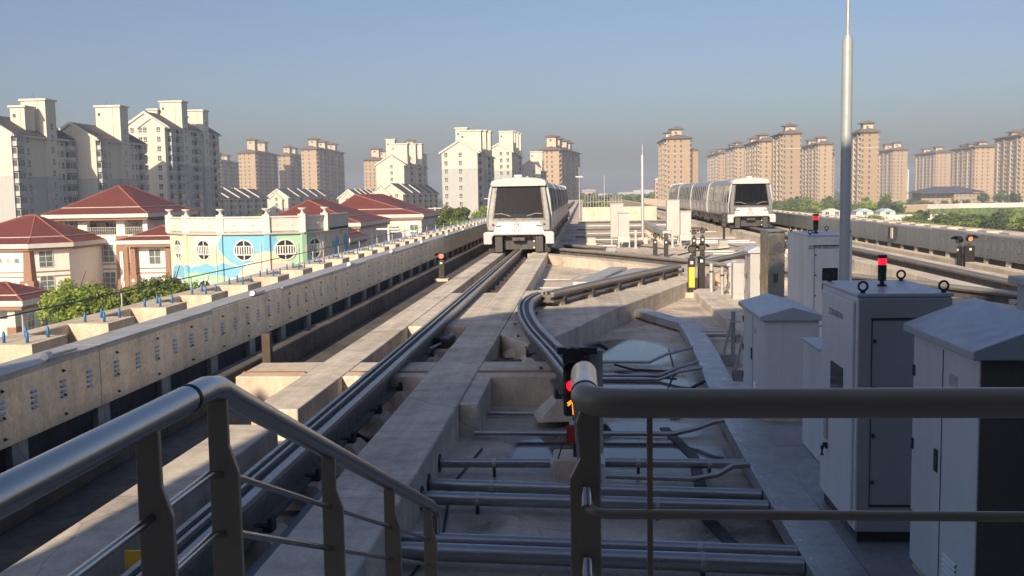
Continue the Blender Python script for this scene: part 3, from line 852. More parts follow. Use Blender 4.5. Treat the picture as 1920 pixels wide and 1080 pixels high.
def gabled_cabinet(x0, x1, y0, y1, ze, zr, label, m=None, door=True, front=None):
    t = thing('gabled_cabinet', label, 'cabinet', group='electrical cabinets on the deck')
    m = m or cab_grey
    MB().box(x0, x1, y0, y1, PZ + .06, ze).build('body', m, t, bevel=.01)
    MB().box(x0 + .02, x1 - .02, y0 + .02, y1 - .02, PZ, PZ + .06).build('plinth', concrete_light, t)
    xm, o = (x0 + x1) / 2, .06
    pr = [(x0 - o, ze - .045), (x0 - o, ze + .012), (xm, zr), (x1 + o, ze + .012), (x1 + o, ze - .045)]
    MB().prism_y([pr[0], pr[4], pr[3], pr[2], pr[1]], y0 - o, y1 + o).build('roof', cab_roof, t, bevel=.008)
    if door:
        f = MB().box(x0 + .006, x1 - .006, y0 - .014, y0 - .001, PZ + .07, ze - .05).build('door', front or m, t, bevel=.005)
        MB().box(x1 - .12, x1 - .09, y0 - .03, y0 - .0141, (PZ + ze) / 2, (PZ + ze) / 2 + .14).build('door_handle', steel_dark, f)
    ym = (y0 + y1) / 2
    h = ze - PZ
    MB().box(x0 - .004, x0 - .0005, ym - .004, ym + .004, PZ + .1, ze - .08).build('side_seam', charcoal, t)
    sp_ = MB().box(x0 - .012, x0 - .001, ym + .06, ym + .12, PZ + h * .48, PZ + h * .48 + .16).build('lock', steel_dark, t, bevel=.004, seg=1)
    for k in range(5):
        MB().add([(x0 - .001, ym - .32, PZ + .2 + k * .035), (x0 - .001, ym - .08, PZ + .2 + k * .035), (x0 - .014, ym - .08, PZ + .21 + k * .035), (x0 - .014, ym - .32, PZ + .21 + k * .035), (x0 - .001, ym - .32, PZ + .228 + k * .035), (x0 - .001, ym - .08, PZ + .228 + k * .035)], [(0, 1, 2, 3), (3, 2, 5, 4)]).build('vent_slat', m, t)
    MB().box(x0 - .003, x0 - .001, ym - .26, ym - .12, ze - .30, ze - .22).build('name_plate', panel_grey, t)
    for zz in (.2, .5, .8):
        MB().box(x0 - .014, x0 - .001, y1 - .05, y1 - .02, PZ + h * zz, PZ + h * zz + .08).build('hinge', steel_dark, t)
    return t
gabled_cabinet(2.42, 3.30, 6.20, 7.42, 1.58, 1.78, 'nearest gabled grey cabinet at the right edge, cut by the handrail', cab_grey, front=mat('cabinet_shaded_front', (.13, .12, .105), (.11, .10, .09), rough=.5, s1=.8, s2=6, streak=.1))  # shade on this front is put into the door's dark colour
gabled_cabinet(2.18, 2.84, 12.15, 13.75, 1.05, 1.17, 'low gabled grey cabinet in front of the angle brackets', cab_grey)
t = thing('junction_cabinet', 'narrow grey cabinet wedged between the low gabled cabinet and the charcoal one', 'cabinet', group='electrical cabinets on the deck')
MB().box(2.42, 2.88, 10.3, 11.1, PZ, .92).build('body', cab_grey, t, bevel=.01)
MB().box(2.40, 2.90, 10.28, 11.12, .92, .95).build('top_plate', cab_roof, t, bevel=.005)
MB().box(2.45, 2.85, 10.285, 10.299, PZ + .1, .86).build('door', panel_grey, t, bevel=.004)
eye_bolt(t, 2.6, 10.6, .95, .03)
eye_bolt(t, 2.75, 10.6, .95, .03)
t = thing('junction_cabinet', 'pale cabinet at the right picture edge beside the diagonal beam', 'cabinet', group='electrical cabinets on the deck')
MB().box(4.62, 5.3, 10.2, 10.9, PZ, 1.55).build('body', cab_white, t, bevel=.01)
MB().box(4.55, 5.37, 10.13, 10.97, 1.55, 1.63).build('top_plate', cab_white, t, bevel=.01)
MB().box(4.66, 5.26, 10.185, 10.199, PZ + .1, 1.48).build('door', cab_white, t, bevel=.004)
# stainless cabinet and its white neighbours
t = thing('stainless_cabinet', 'tall brownish stainless cabinet left of the lettered grey cabinet', 'cabinet', group='electrical cabinets on the deck')
MB().box(4.02, 4.38, 22.0, 23.0, PZ, 1.66).build('body', stainless, t, bevel=.01)
MB().box(4.03, 4.37, 21.985, 21.999, PZ + .05, .86).build('door', stainless, t, bevel=.004)
MB().box(4.03, 4.37, 21.985, 21.999, .875, 1.62).build('door', stainless, t, bevel=.004)
MB().box(4.0, 4.42, 21.97, 23.03, 1.66, 1.70).build('top_plate', stainless, t, bevel=.006)
for k in range(3):
    MB().box(4.14 + k * .035, 4.16 + k * .035, 21.965, 21.984, .55, .75).build('door_handle', black_paint, t)
gabled_cabinet(3.98, 4.32, 24.1, 24.9, 1.12, 1.24, 'slim white gabled cabinet half in shade beside the stainless one', cab_white)
t = thing('instrument_rack', 'white framed rack with grey panels next to the slim white cabinet', 'cabinet', group='electrical cabinets on the deck')
MB().box(3.86, 4.15, 26.0, 26.4, PZ, .70).build('body', cab_white, t, bevel=.008)
MB().box(3.88, 4.13, 25.985, 25.999, -.1, .28).build('panel', panel_grey, t)
MB().box(3.88, 4.13, 25.985, 25.999, .45, .62).build('panel', panel_grey, t)
gabled_cabinet(3.92, 4.20, 27.2, 27.6, .58, .68, 'small sunlit white box with a peaked lid beside two grey posts', cab_white)
for x, y, h, lab in ((3.55, 28.0, 1.0, 'left one of the two short grey posts by the small white box'), (3.74, 27.2, .95, 'right one of the two short grey posts by the small white box')):
    t = thing('marker_post', lab, 'post', (x, y, FL), group='short grey posts')
    MB().lathe([(.055, 0), (.055, h), (.04, h + .01), (.001, h + .02)], 10).build('shaft', galv_lid, t, smooth=True)
    MB().box(-.11, .11, -.11, .11, -.01, .03).build('base_plate', galv_lid, t)
    MB().lathe([(.062, h * .75), (.062, h * .8)], 10).build('clamp', steel_dark, t)
# angle-iron brackets left of the low gabled cabinet
for k, (x, y) in enumerate(((2.36, 17.2), (2.34, 15.7))):
    t = thing('angle_bracket', ['far leaning galvanised angle bracket beside the trunking', 'near leaning galvanised angle bracket next to the low gabled cabinet'][k], 'bracket', (x, y, PZ), group='leaning galvanised brackets')
    t.scale = (.5, 1.1, 1.15)
    MB().box(-.02, .6, -.06, .06, -.2, .012).build('foot_rail', galv_dark, t)
    MB().box(.33, .45, -.05, .05, .012, .66).build('upright', galv_dark, t)
    for s_ in (0, 1):
        MB().cbox((.16 + s_ * .12, -.05 + s_ * .22, .26), (.045, .045, .62), rz=0, ry=R(28)).build('strut', galv_blue, t)
    MB().box(.28, .62, -.1, .25, .50, .52).build('top_plate', galv_lid, t)

# ---------------------------------------------------------------- masts
mast_m = mat('mast_paint', (.36, .40, .43), (.31, .35, .38), rough=.5, metal=.1, s1=1, s2=8, streak=.1)
t = thing('lightning_mast', 'thick steel mast with a thin tip rising above the lettered cabinet', 'mast', (4.53, 17.6, FL))
MB().lathe([(.09, 0), (.088, 5.55), (.06, 5.63), (.055, 5.65)], 20).build('shaft', mast_m, t, smooth=True)
MB().lathe([(.03, 5.65), (.026, 6.9), (.012, 7.2), (.012, 8.9), (.002, 9.0)], 10).build('tip', galv_lid, t, smooth=True)
MB().box(-.2, .2, -.2, .2, -.01, .24).build('base_plate', concrete_light, t, bevel=.01)
t = thing('lightning_mast', 'thin pale mast on a concrete block between the far white cabinets', 'mast', (3.42, 58.5, FL))
MB().lathe([(.09, .35), (.085, 5.15), (.05, 5.2), (.03, 5.22), (.018, 5.8), (.002, 5.85)], 14).build('shaft', galv_lid, t, smooth=True)
MB().box(-.28, .28, -.28, .28, -.01, .36).build('base_block', concrete_light, t, bevel=.02)
for k, (x, y, h, lab) in enumerate(((-.55, 118, 5.6, 'lamp post beside the end of the left train'), (3.05, 150, 5.2, 'thin pole standing beyond the middle of the end wall'))):
    t = thing('lamp_post', lab, 'lamp post', (x, y, -1.6), group='poles beyond the end wall')
    MB().lathe([(.07, 0), (.05, h + 1.6)], 10).build('shaft', galv_lid, t, smooth=True)
    if k == 0:
        MB().box(-.45, .45, -.08, .08, h + .4, h + .55).build('lamp_head', galv_lid, t)
t = thing('fence', 'thin vertical bar fence on top of the end wall', 'fence')
for k in range(14):
    MB().lathe([(.022, 0), (.022, 1.25)], 6, (.1 + k * .30, 107.55, 1.0)).build('bar', galv_lid, t)
MB().box(.05, 4.1, 107.54, 107.56, 1.55, 1.58).build('rail', galv_lid, t)

# far white cabinet groups
def white_group(x, y, lab, tall_dx, tall_h, frm=True):
    t = thing('equipment_stand', lab[0], 'stand', (x, y, FL), group='grey stands under the far white cabinets')
    for sx in (-.30, .27):
        MB().box(sx, sx + .06, -.2, -.14, -.01, .30).box(sx, sx + .06, .3, .36, -.01, .30).build('leg', galv_lid, t)
    MB().box(-.32, .34, -.22, .38, .30, .62).build('frame', galv_lid, t, bevel=.01)
    t = thing('white_cabinet', lab[1], 'cabinet', (x, y, FL + .62), group='far white cabinets')
    MB().box(-.28, .30, -.2, .3, 0, 1.28).build('body', cab_white, t, bevel=.01)
    MB().box(-.25, .27, -.212, -.201, .05, 1.22).build('door', cab_white, t, bevel=.004)
    MB().box(-.32, .34, -.26, .36, 1.28, 1.33).build('roof', cab_white, t, bevel=.01)
    t = thing('white_cabinet', lab[2], 'cabinet', (x + tall_dx, y + 1.6, FL), group='far white cabinets')
    MB().box(-.36, .36, -.3, .3, .5, tall_h).build('body', cab_white, t, bevel=.01)
    MB().box(-.33, .33, -.312, -.301, .55, tall_h - .06).build('door', cab_white, t, bevel=.004)
    MB().box(-.38, .38, -.32, .32, tall_h, tall_h + .05).build('roof', cab_white, t, bevel=.01)
    for sx in (-.32, .26):
        MB().box(sx, sx + .06, -.28, -.22, -.01, .5).box(sx, sx + .06, .2, .26, -.01, .5).build('leg', galv_lid, t)
white_group(2.15, 54.5, ('grey stand under the white cabinet left of the thin mast', 'front white cabinet left of the thin mast', 'taller white cabinet behind, left of the thin mast'), -.32, 2.36)
white_group(5.6, 55.5, ('grey stand under the white cabinet right of the thin mast', 'front white cabinet right of the thin mast', 'taller white cabinet behind, right of the thin mast'), -.55, 2.5)
for k in range(2):
    t = thing('marker_post', ['short grey post right of the left white cabinet stand', 'short grey post left of the right white cabinet stand'][k], 'post', ((2.75, 53.6, FL), (4.75, 54.0, FL))[k], group='short grey posts')
    MB().box(-.06, .06, -.06, .06, 0, 1.0).build('shaft', galv_lid, t, bevel=.008)
    MB().box(-.12, .12, -.12, .12, -.01, .03).build('base_plate', galv_lid, t)
t = thing('cable_ladder', 'grey cable tray on feet running back from the right white cabinets', 'cable tray')
MB().box(4.35, 4.75, 55.5, 74, .05, .38).build('tray', galv_lid, t)
for k in range(9):
    MB().box(4.4, 4.7, 56 + k * 2.1, 56.2 + k * 2.1, FL - .01, .05).build('foot', concrete_light, t)

# ---------------------------------------------------------------- signals
def dwarf_lamp(x, y, h, label, yellow=False, lens=None, base=True, wide=.10, faces=0):
    t = thing('track_lamp', label, 'signal lamp', (x, y, FL), faces, group='black track lamps on the deck')
    if base:
        MB().box(-.24, .24, -.2, .2, -.01, .14).build('base_block', concrete_light, t, bevel=.02)
    z0 = .14 if base else 0
    zt = z0 + h
    b = MB().box(-wide, wide, -.08, .08, z0, z0 + h * .68)
    b.build('column', black_paint, t, bevel=.012)
    MB().lathe([(.05, 0), (.05, h * .06)], 10, (0, 0, z0 + h * .68)).build('neck', steel_dark, t)
    zc = z0 + h * .86
    MB().lathe([(.05, -.1), (.10, -.06), (.115, .03), (.115, .10), (.10, .10), (.10, .06), (.001, .06)], 18, (0, 0, zc), axis='y').build('head', black_paint, t, smooth=True)
    MB().lathe([(.001, .062), (.098, .062), (.09, .075), (.001, .085)], 18, (0, 0, zc), axis='y').build('lens', lens or clear_lens, t, smooth=True)
    V = []
    for k in range(9):
        a = math.pi * k / 8
        for yy in (.0, -.20):
            V.append((.13 * math.cos(a) * (1.7 if yy else 1.1), yy, zc + .13 * math.sin(a) * (1 if yy == 0 else .95) + .012))
    MB().add(V, [(2 * k, 2 * k + 1, 2 * k + 3, 2 * k + 2) for k in range(8)]).build('hood', black_paint, t)
    if yellow:
        MB().box(-.085, .085, -.092, -.081, z0 + h * .10, z0 + h * .50).build('number_plate', yellow_plate, t)
    MB().box(-.04, .04, -.09, -.081, z0 + h * .56, z0 + h * .62).build('tag_plate', plastic_white, t)
    return t
dwarf_lamp(3.06, 28.6, 1.45, 'black track lamp with a yellow plate behind the trunking', True)
dwarf_lamp(3.42, 29.3, 1.45, 'black track lamp standing right behind the one with a yellow plate')
dwarf_lamp(3.30, 46.6, 1.15, 'left lamp of the far pair in front of the thin mast base', False, None, False)
dwarf_lamp(3.78, 46.3, 1.15, 'right lamp of the far pair in front of the thin mast base', False, None, False)
dwarf_lamp(4.88, 44.6, 1.4, 'left lamp of the pair in front of the right white cabinets', False, None, False)
dwarf_lamp(5.28, 44.8, 1.45, 'right lamp of the pair in front of the right white cabinets', False, None, False)
dwarf_lamp(-5.0, 34.2, .92, 'orange-lit lamp on the deck in front of the left duct', False, amber_lens, True)
dwarf_lamp(13.05, 34.6, 1.3, 'black lamp with an orange lens in front of the right duct', False, amber_lens, True, .17, R(12))
dwarf_lamp(12.80, 34.75, 1.25, 'black lamp head turned sideways at the right duct', False, None, True, .05, R(-70))
# tall dark signal before the right train
t = thing('track_signal', 'tall dark three-lens signal in front of the right train', 'signal', (8.0, 57.5, FL), group='track signals')
MB().lathe([(.07, 0), (.07, .9)], 10).build('post', black_paint, t, smooth=True)
MB().box(-.15, .15, -.12, .08, .9, 1.75).build('head', black_paint, t, bevel=.05)
for k in range(3):
    MB().lathe([(.001, .12), (.08, .12), (.075, .14), (.001, .145)], 14, (0, 0, 1.06 + k * .27), axis='y').build('lens', clear_lens, t)
# near signal behind the handrail post
t = thing('track_signal', 'near black signal with red lens and orange arrow behind the handrail post', 'signal', (-.10, 10.3, FL), group='track signals')
MB().box(-.26, .25, -.14, .3, -.01, .26).build('base_block', concrete_light, t, bevel=.02)
MB().lathe([(.045, .26), (.045, 1.0)], 12).build('post', black_paint, t, smooth=True)
MB().box(-.11, .03, -.075, -.05, .42, .60).build('number_plate', red_plate, t)
MB().box(-.08, .04, -.078, -.052, .615, .66).build('tag_plate', plastic_white, t)
MB().box(-.14, .14, -.06, .12, .70, 1.36).build('head', black_paint, t, bevel=.03)
for k, (z, lm) in enumerate(((1.03, red_lamp), (1.22, black_paint))):
    MB().lathe([(.001, .06), (.062, .06), (.058, .075), (.001, .08)], 18, (-.045, 0, z), axis='y').build('lens', lm, t, smooth=True)
    V = []
    for q in range(11):
        a = -.3 + (math.pi + .6) * q / 10
        for yy, rr in ((-.055, .08), (-.2, .085)):
            V.append((-.045 + rr * math.cos(a), yy, z + rr * math.sin(a)))
    MB().add(V, [(2 * q, 2 * q + 1, 2 * q + 3, 2 * q + 2) for q in range(10)]).build('hood', black_paint, t)
MB().box(-.12, .05, -.075, -.06, .71, .90).build('arrow_box', black_paint, t, bevel=.01)
ar = MB()
def stroke(b, p, q, w, y):
    d_ = Vector((q[0] - p[0], q[1] - p[1])).normalized(); n_ = Vector((-d_.y, d_.x)) * w / 2
    b.add([(p[0] + n_.x, y, p[1] + n_.y), (p[0] - n_.x, y, p[1] - n_.y), (q[0] - n_.x, y, q[1] - n_.y), (q[0] + n_.x, y, q[1] + n_.y)], [(0, 1, 2, 3)])
stroke(ar, (-.035, .725), (-.045, .885), .014, -.0765); stroke(ar, (-.012, .725), (-.022, .885), .014, -.0765)
stroke(ar, (-.045, .885), (-.098, .845), .014, -.0765); stroke(ar, (-.045, .862), (-.094, .822), .014, -.0765)
ar.build('arrow', orange_lamp, t)
MB().box(-.2, .22, -.02, .08, 1.36, 1.43).lathe([(.001, .02), (.105, .02), (.115, -.06), (.06, -.12)], 18, (-.04, -.05, 1.33), axis='y').tube([(.1, .05, 1.41), (.25, .1, 1.44), (.33, .12, 1.39)], .02, 8).build('top_bracket', black_paint, t, smooth=True)
MB().box(.10, .28, .10, .16, .26, 1.38).build('back_plate', galv_lid, t)
MB().tube([(-.05, -.06, .60), (-.16, -.1, .40), (-.2, -.1, .26)], .009, 6).build('cable', black_rubber, t)

# posts and markers by the left kerb
t = thing('marker_post', 'rusty square post standing on the kerb before the left duct', 'post', (-5.18, 15.6, FL), group='short posts')
MB().box(-.07, .07, -.07, .07, 0, .86).build('shaft', mat('rusty_post', (.09, .065, .055), (.05, .04, .038), rough=.8, streak=.4), t, bevel=.008)
MB().box(-.12, .12, -.12, .12, -.01, .04).build('base_plate', steel_dark, t)
t = thing('marker_plate', 'yellow number plate beside the guide beam at the lower left', 'sign', (-3.30, 6.85, FL))
MB().add([(-.13, -.02, .0), (.13, -.02, 0), (.13, .03, .46), (-.13, .03, .46), (-.13, 0, .0), (.13, 0, 0), (.13, .05, .46), (-.13, .05, .46)], [(0, 1, 2, 3), (4, 7, 6, 5), (0, 4, 5, 1), (1, 5, 6, 2), (2, 6, 7, 3), (3, 7, 4, 0)]).build('plate', yellow_plate, t)
text('number', 'Q', .2, ink, t, (0.0, .012, .24))
# flood lamps clipped on the left duct lid
for k, y in enumerate((10.45, 17.3, 24.6, 30.1, 35.8, 42.5, 48.2, 54.4)):
    t = thing('clip_lamp', 'small silver lamp clipped on the left duct lid, %s along the duct' % ('nearest to the handrail', 'second', 'third', 'fourth', 'fifth', 'sixth', 'seventh', 'farthest')[k], 'lamp', (-5.97, y, .86), group='small lamps on the left duct')
    MB().cbox((0.0, .25, .02), (.05, .7, .03)).build('arm', galv_lid, t)
    MB().lathe([(.035, -.06), (.045, -.04), (.045, .06), (.03, .065)], 12, (.03, -.05, .045), axis='y').build('head', plastic_white, t, smooth=True)
t = thing('door_box', 'small open steel box fixed on the right duct face', 'junction box', (13.98, 45.9, .18))
MB().box(-.14, 0, -.35, .35, .1, .62).build('body', black_paint, t)
MB().box(-.16, -.141, -.36, -.02, .12, .60).build('door', plastic_white, t)

# ---------------------------------------------------------------- pipes and conduits over the floor
pipe_m = mat('zinc_pipe', (.40, .42, .44), (.33, .35, .37), rough=.34, metal=.75, s1=.9, s2=6, rvar=.08)
def pipe(pts, r, label, m=None, straps=(), n=12, cat='pipe', name='conduit_pipe'):
    t = thing(name, label, cat, group='conduits crossing the deck floor')
    MB().tube(pts, r, n + 4).build('tube', m or pipe_m, t, smooth=True)
    if abs(pts[0][0] + 1.6) < .03:
        MB().lathe([(r + .05, 0), (r + .05, .012)], 16, (-1.6, pts[0][1], pts[0][2]), axis='x').build('wall_sleeve', black_rubber, t, smooth=True)
    for (x, y, z) in straps:
        MB().lathe([(r + .006, -.02), (r + .006, .02)], 12, (x, y, z), axis='x').build('strap', galv_lid, t)
        MB().box(x - .015, x + .015, y - .04, y + .04, FL - .01, z - r).build('stand', steel_dark, t)
    return t
pipe([(-1.62, 7.78, -.30), (1.66, 7.52, -.30)], .074, 'thickest grey pipe in front, nearest to the handrail', straps=((.9, 7.58, -.30),))
pipe([(-1.6, 8.0, -.28), (1.66, 7.74, -.28)], .06, 'grey pipe just behind the thickest front one', straps=((.9, 7.8, -.28),))
pipe([(-1.6, 9.22, -.31), (1.66, 8.98, -.31)], .064, 'front pipe of the middle pair of grey pipes', straps=((-1.05, 9.18, -.31), (.65, 9.05, -.31)))
pipe([(-1.6, 9.66, -.31), (1.66, 9.34, -.31)], .058, 'back pipe of the middle pair of grey pipes', straps=((-.95, 9.6, -.31), (.6, 9.44, -.31)))
pipe([(-1.6, 10.42, -.30), (-.4, 10.42, -.30)], .05, 'short grey pipe left of the signal base', straps=((-1.0, 10.42, -.3),))
pipe([(.2, 10.46, -.30), (1.66, 10.40, -.30)], .05, 'short grey pipe right of the signal base', straps=((.55, 10.44, -.3), (1.3, 10.41, -.30)))
pipe([(.2, 10.15, -.36), (1.1, 10.05, -.36), (1.35, 10.02, -.30), (1.5, 10.0, -.2), (1.66, 10.0, -.19)], .03, 'thin conduit rising into the trunking beside the signal base')
pipe([(-1.4, 12.05, -.37), (1.05, 12.0, -.37), (1.35, 12.0, -.30), (1.55, 12.0, -.22), (1.68, 12.0, -.2)], .032, 'long thin conduit rising into the trunking behind the signal')
pipe([(-1.35, 13.25, -.39), (-.1, 13.2, -.39)], .03, 'thin conduit at the foot of the cross wall')
pipe([(-.05, 15.55, -.36), (1.15, 15.5, -.36), (1.45, 15.6, -.26), (1.85, 15.7, -.2)], .028, 'front one of the thin bent conduits by the puddle')
pipe([(-.1, 16.1, -.30), (.25, 16.0, -.38), (1.2, 15.95, -.38), (1.5, 16.1, -.28), (1.85, 16.25, -.2)], .028, 'second of the thin bent conduits by the puddle')
pipe([(-.2, 17.2, -.36), (1.1, 17.1, -.36), (1.4, 17.3, -.26), (1.9, 17.6, -.18)], .026, 'back one of the thin bent conduits, edging the big puddle')
pipe([(-.05, 14.6, -.22), (.15, 14.3, -.36), (.35, 14.05, -.40), (1.2, 14.1, -.40), (1.5, 14.4, -.3), (1.75, 14.6, -.22)], .024, 'lowest bent black conduit near the small floor gully', black_rubber)
pipe([(.5, 17.0, -.38), (.8, 16.6, -.40), (1.5, 16.3, -.38)], .02, 'short cable joining the bent conduits', black_rubber)
pipe([(2.3, 19.9, -.28), (3.9, 19.9, -.28)], .06, 'shaded grey pipe right of the trunking', straps=((3.0, 19.9, -.28),))
pipe([(-3.5, 16.6, -.30), (-2.4, 16.5, -.30)], .03, 'dark conduit between the plinths of the left track', steel_dark)
pipe([(-3.5, 16.9, -.34), (-2.4, 16.8, -.34)], .03, 'second dark conduit between the plinths of the left track', steel_dark)
pipe([(-1.55, 16.25, -.2), (-.7, 16.2, -.2)], .05, 'dark conduit crossing under the curved guide beam', steel_dark)
pipe([(-2.85, 11.6, -.25), (-2.6, 11.5, -.34), (-2.4, 11.9, -.2), (-2.33, 12.2, -.15)], .03, 'black cable looping out beside the right plinth', black_rubber)
pipe([(-2.7, 19.0, -.2), (-2.5, 18.6, -.25), (-2.36, 18.2, -.33)], .03, 'black cable drooping under the guide beam', black_rubber)
pipe([(-5.1, 16.2, -.2), (-4.2, 16.1, -.18)], .022, 'thin pipe lying left of the left plinth', galv_lid)
pipe([(-1.5, 31.0, -.38), (-.6, 31.0, -.38), (-.2, 31.4, -.25), (.25, 31.6, -.2)], .03, 'front sunlit conduit right of the left track', galv_lid)
pipe([(-1.45, 34.0, -.38), (-.5, 34.0, -.38), (-.1, 34.5, -.25), (.5, 34.7, -.2)], .03, 'back sunlit conduit right of the left track', galv_lid)
pipe([(-.9, 50.6, -.30), (1.6, 50.4, -.30)], .055, 'front one of two pale pipes left of the left white cabinets', galv_lid)
pipe([(-.9, 53.6, -.30), (1.7, 53.4, -.30)], .055, 'back one of two pale pipes left of the left white cabinets', galv_lid)
pipe([(6.0, 55.0, -.28), (9.3, 54.7, -.28)], .07, 'front one of two pale pipes right of the right white cabinets', galv_lid)
pipe([(6.0, 57.0, -.28), (9.3, 56.7, -.28)], .07, 'back one of two pale pipes right of the right white cabinets', galv_lid)
pipe([(5.6, 48.5, -.35), (7.2, 48.2, -.35), (7.6, 48.8, -.2), (8.6, 49.4, -.2)], .05, 'pale bent conduit in front of the tall dark signal', galv_lid)
pipe([(6.0, 46.5, -.35), (7.4, 46.3, -.35), (7.9, 47.0, -.2), (8.6, 47.4, -.2)], .05, 'second pale bent conduit in front of the tall dark signal', galv_lid)
for k, pts in enumerate((((-.05, 30.4), (1.25, 36.6)), ((.95, 31.6), (2.0, 35.8)))):
    t = thing('cable_cover', ['left grey cable cover lying between the tracks', 'right grey cable cover lying between the tracks'][k], 'cable cover', group='flat grey cable covers')
    (a, b), (c, e) = pts
    MB().sweep([(a, b), (c, e)], [(-.32, FL - .01), (.32, FL - .01), (.32, -.16), (-.32, -.16)]).build('cover', galv_lid, t, bevel=.01)
    MB().sweep([(a, b + .1), (c, e - .1)], [(-.26, -.158), (.26, -.158), (.26, -.15), (-.26, -.15)]).build('lid', galv_lid, t)
t = thing('cable_cover', 'grey steel cover strip beside the near right plinth', 'cable cover', group='flat grey cable covers')
MB().box(-2.62, -2.34, 5, 9.3, -.30, -.26).build('cover', galv_dark, t)
t = thing('floor_gully', 'small grated gully in the floor below the trunking', 'drain')
for k in range(3):
    MB().box(1.12 + k * .05, 1.155 + k * .05, 13.1, 13.7, FL + .004, FL + .02).build('grate_bar', galv_dark, t)
t = thing('cable_strip', 'dark rubber strip lying on the floor before the trunking', 'strip')
MB().sweep([(1.28, 8.15), (1.12, 9.0), (1.22, 11.2), (1.0, 12.6)], [(-.06, FL + .002), (.06, FL + .002), (.06, FL + .02), (-.06, FL + .02)]).build('strip', black_rubber, t)

# small switch motors and clamps lying around the turnouts
def switch_gear(x, y, rz, label):
    t = thing('switch_gear', label, 'machine', (x, y, FL), rz, group='switch machines')
    MB().box(-.45, .45, -.2, .2, -.01, .22).build('base', concrete_light, t, bevel=.02)
    MB().box(-.3, .2, -.14, .14, .22, .42).build('motor', steel_dark, t, bevel=.03)
    MB().lathe([(.09, -.28), (.09, .05)], 12, (.35, 0, .32), axis='x').build('drum', galv_dark, t, smooth=True)
    MB().tube([(-.3, 0, .32), (-.8, .05, .3)], .025, 8).build('rod', galv_lid, t)
switch_gear(-2.62, 19.1 - .9, R(80), 'small switch machine between beam and plinth near the shadow edge')
switch_gear(.9, 43.0, R(-55), 'left switch machine under the long diagonal beam')
switch_gear(2.4, 40.4, R(-60), 'middle switch machine under the long diagonal beam')
switch_gear(3.6, 33.6, R(60), 'switch machine at the tip of the slanting guide beam')
switch_gear(7.4, 40.4, R(65), 'switch machine beside the short beam by the stainless cabinet')
switch_gear(9.0, 47.3, R(70), 'switch machine near the right track')
switch_gear(9.4, 52.5, R(75), 'switch machine just in front of the right train')

# loose cables and grit on the deck
pipe([(-1.45, 7.2, FL + .02), (-1.3, 8.6, FL + .02), (-1.42, 10.0, FL + .02), (-1.25, 11.5, FL + .02)], .012, 'thin black cable trailing along the foot of the right plinth', black_rubber)
pipe([(1.4, 13.4, FL + .02), (1.2, 14.8, FL + .02), (1.5, 16.6, FL + .02), (1.6, 19.0, FL + .02)], .012, 'thin black cable trailing along the foot of the trunking', black_rubber)
pipe([(-3.0, 5.2, -.28), (-3.3, 7.4, -.36), (-3.15, 9.4, -.40), (-3.3, 12.0, -.40), (-3.2, 13.9, -.38)], .016, 'black cable lying left of the near guide beam', black_rubber)
pipe([(2.6, 27.6, FL + .02), (3.0, 26.8, FL + .02), (3.5, 27.4, FL + .02), (3.7, 28.0, FL + .02)], .014, 'pale cable curling at the foot of the short grey posts', galv_lid)
pipe([(4.4, 47.0, FL + .03), (5.6, 50.2, FL + .03), (6.6, 50.8, FL + .03), (7.6, 52.4, FL + .03)], .03, 'dark cable snaking across the sunlit deck', black_rubber)
pipe([(3.4, 57.6, FL + .05), (2.9, 55.4, FL + .05), (4.3, 52.0, FL + .04)], .025, 'dark earthing cable running from the thin mast block', black_rubber)
for k, (x0_, x1_, y_, r_) in enumerate(((.2, 9.2, 61.5, .05), (-.6, 4.0, 66.0, .06), (.2, 9.3, 71.0, .05), (-.6, 9.3, 78.5, .06), (.3, 9.0, 87.0, .07), (-.6, 9.2, 96.5, .07))):
    pipe([(x0_, y_, -.33), (x1_, y_ - .3, -.33)], r_, '%s of the long low conduits crossing the far deck, counted from the handrail' % ('first', 'second', 'third', 'fourth', 'fifth', 'last')[k], steel_dark if k % 2 else galv_lid)
for k, (x, y, rz, lab) in enumerate(((1.2, 47.6, 20, 'left of the far pair of lamps'), (6.6, 42.6, -30, 'left of the short slanting beam'), (4.2, 39.3, 60, 'under the long diagonal beam'), (7.3, 52.8, 10, 'beside the tall dark signal'), (.4, 57.8, 0, 'in the shade of the left train'), (8.6, 36.0, 30, 'right of the stainless cabinet'))):
    t = thing('junction_box', 'small grey junction box on the deck ' + lab, 'junction box', (x, y, FL), R(rz), group='small junction boxes on the deck')
    MB().box(-.3, .3, -.2, .2, -.01, .12).build('base_block', concrete_light, t, bevel=.01)
    MB().box(-.24, .24, -.15, .15, .12, .42).build('body', galv_lid, t, bevel=.01)
    MB().box(-.26, .26, -.17, .17, .42, .45).build('lid', galv_dark, t, bevel=.005)
    MB().tube([(.24, 0, .2), (.5, .05, .12), (.9, .3, .04), (1.5, .5, .03)], .022, 6).build('cable', black_rubber, t)
rg = random.Random(9)
grit = MB()
for k in range(900):
    x, y = rg.uniform(-1.55, 3.0) if k < 600 else rg.uniform(-1.4, 9.5), rg.uniform(7, 24) if k < 600 else rg.uniform(26, 60)
    s_ = rg.uniform(.003, .010)
    grit.cbox((x, y, FL + s_ * .4), (s_ * rg.uniform(1, 3), s_, s_), rz=rg.uniform(0, 3))
stuff(grit.build('floor_grit', concrete), 'grit and litter scattered on the deck floor', 'grit')

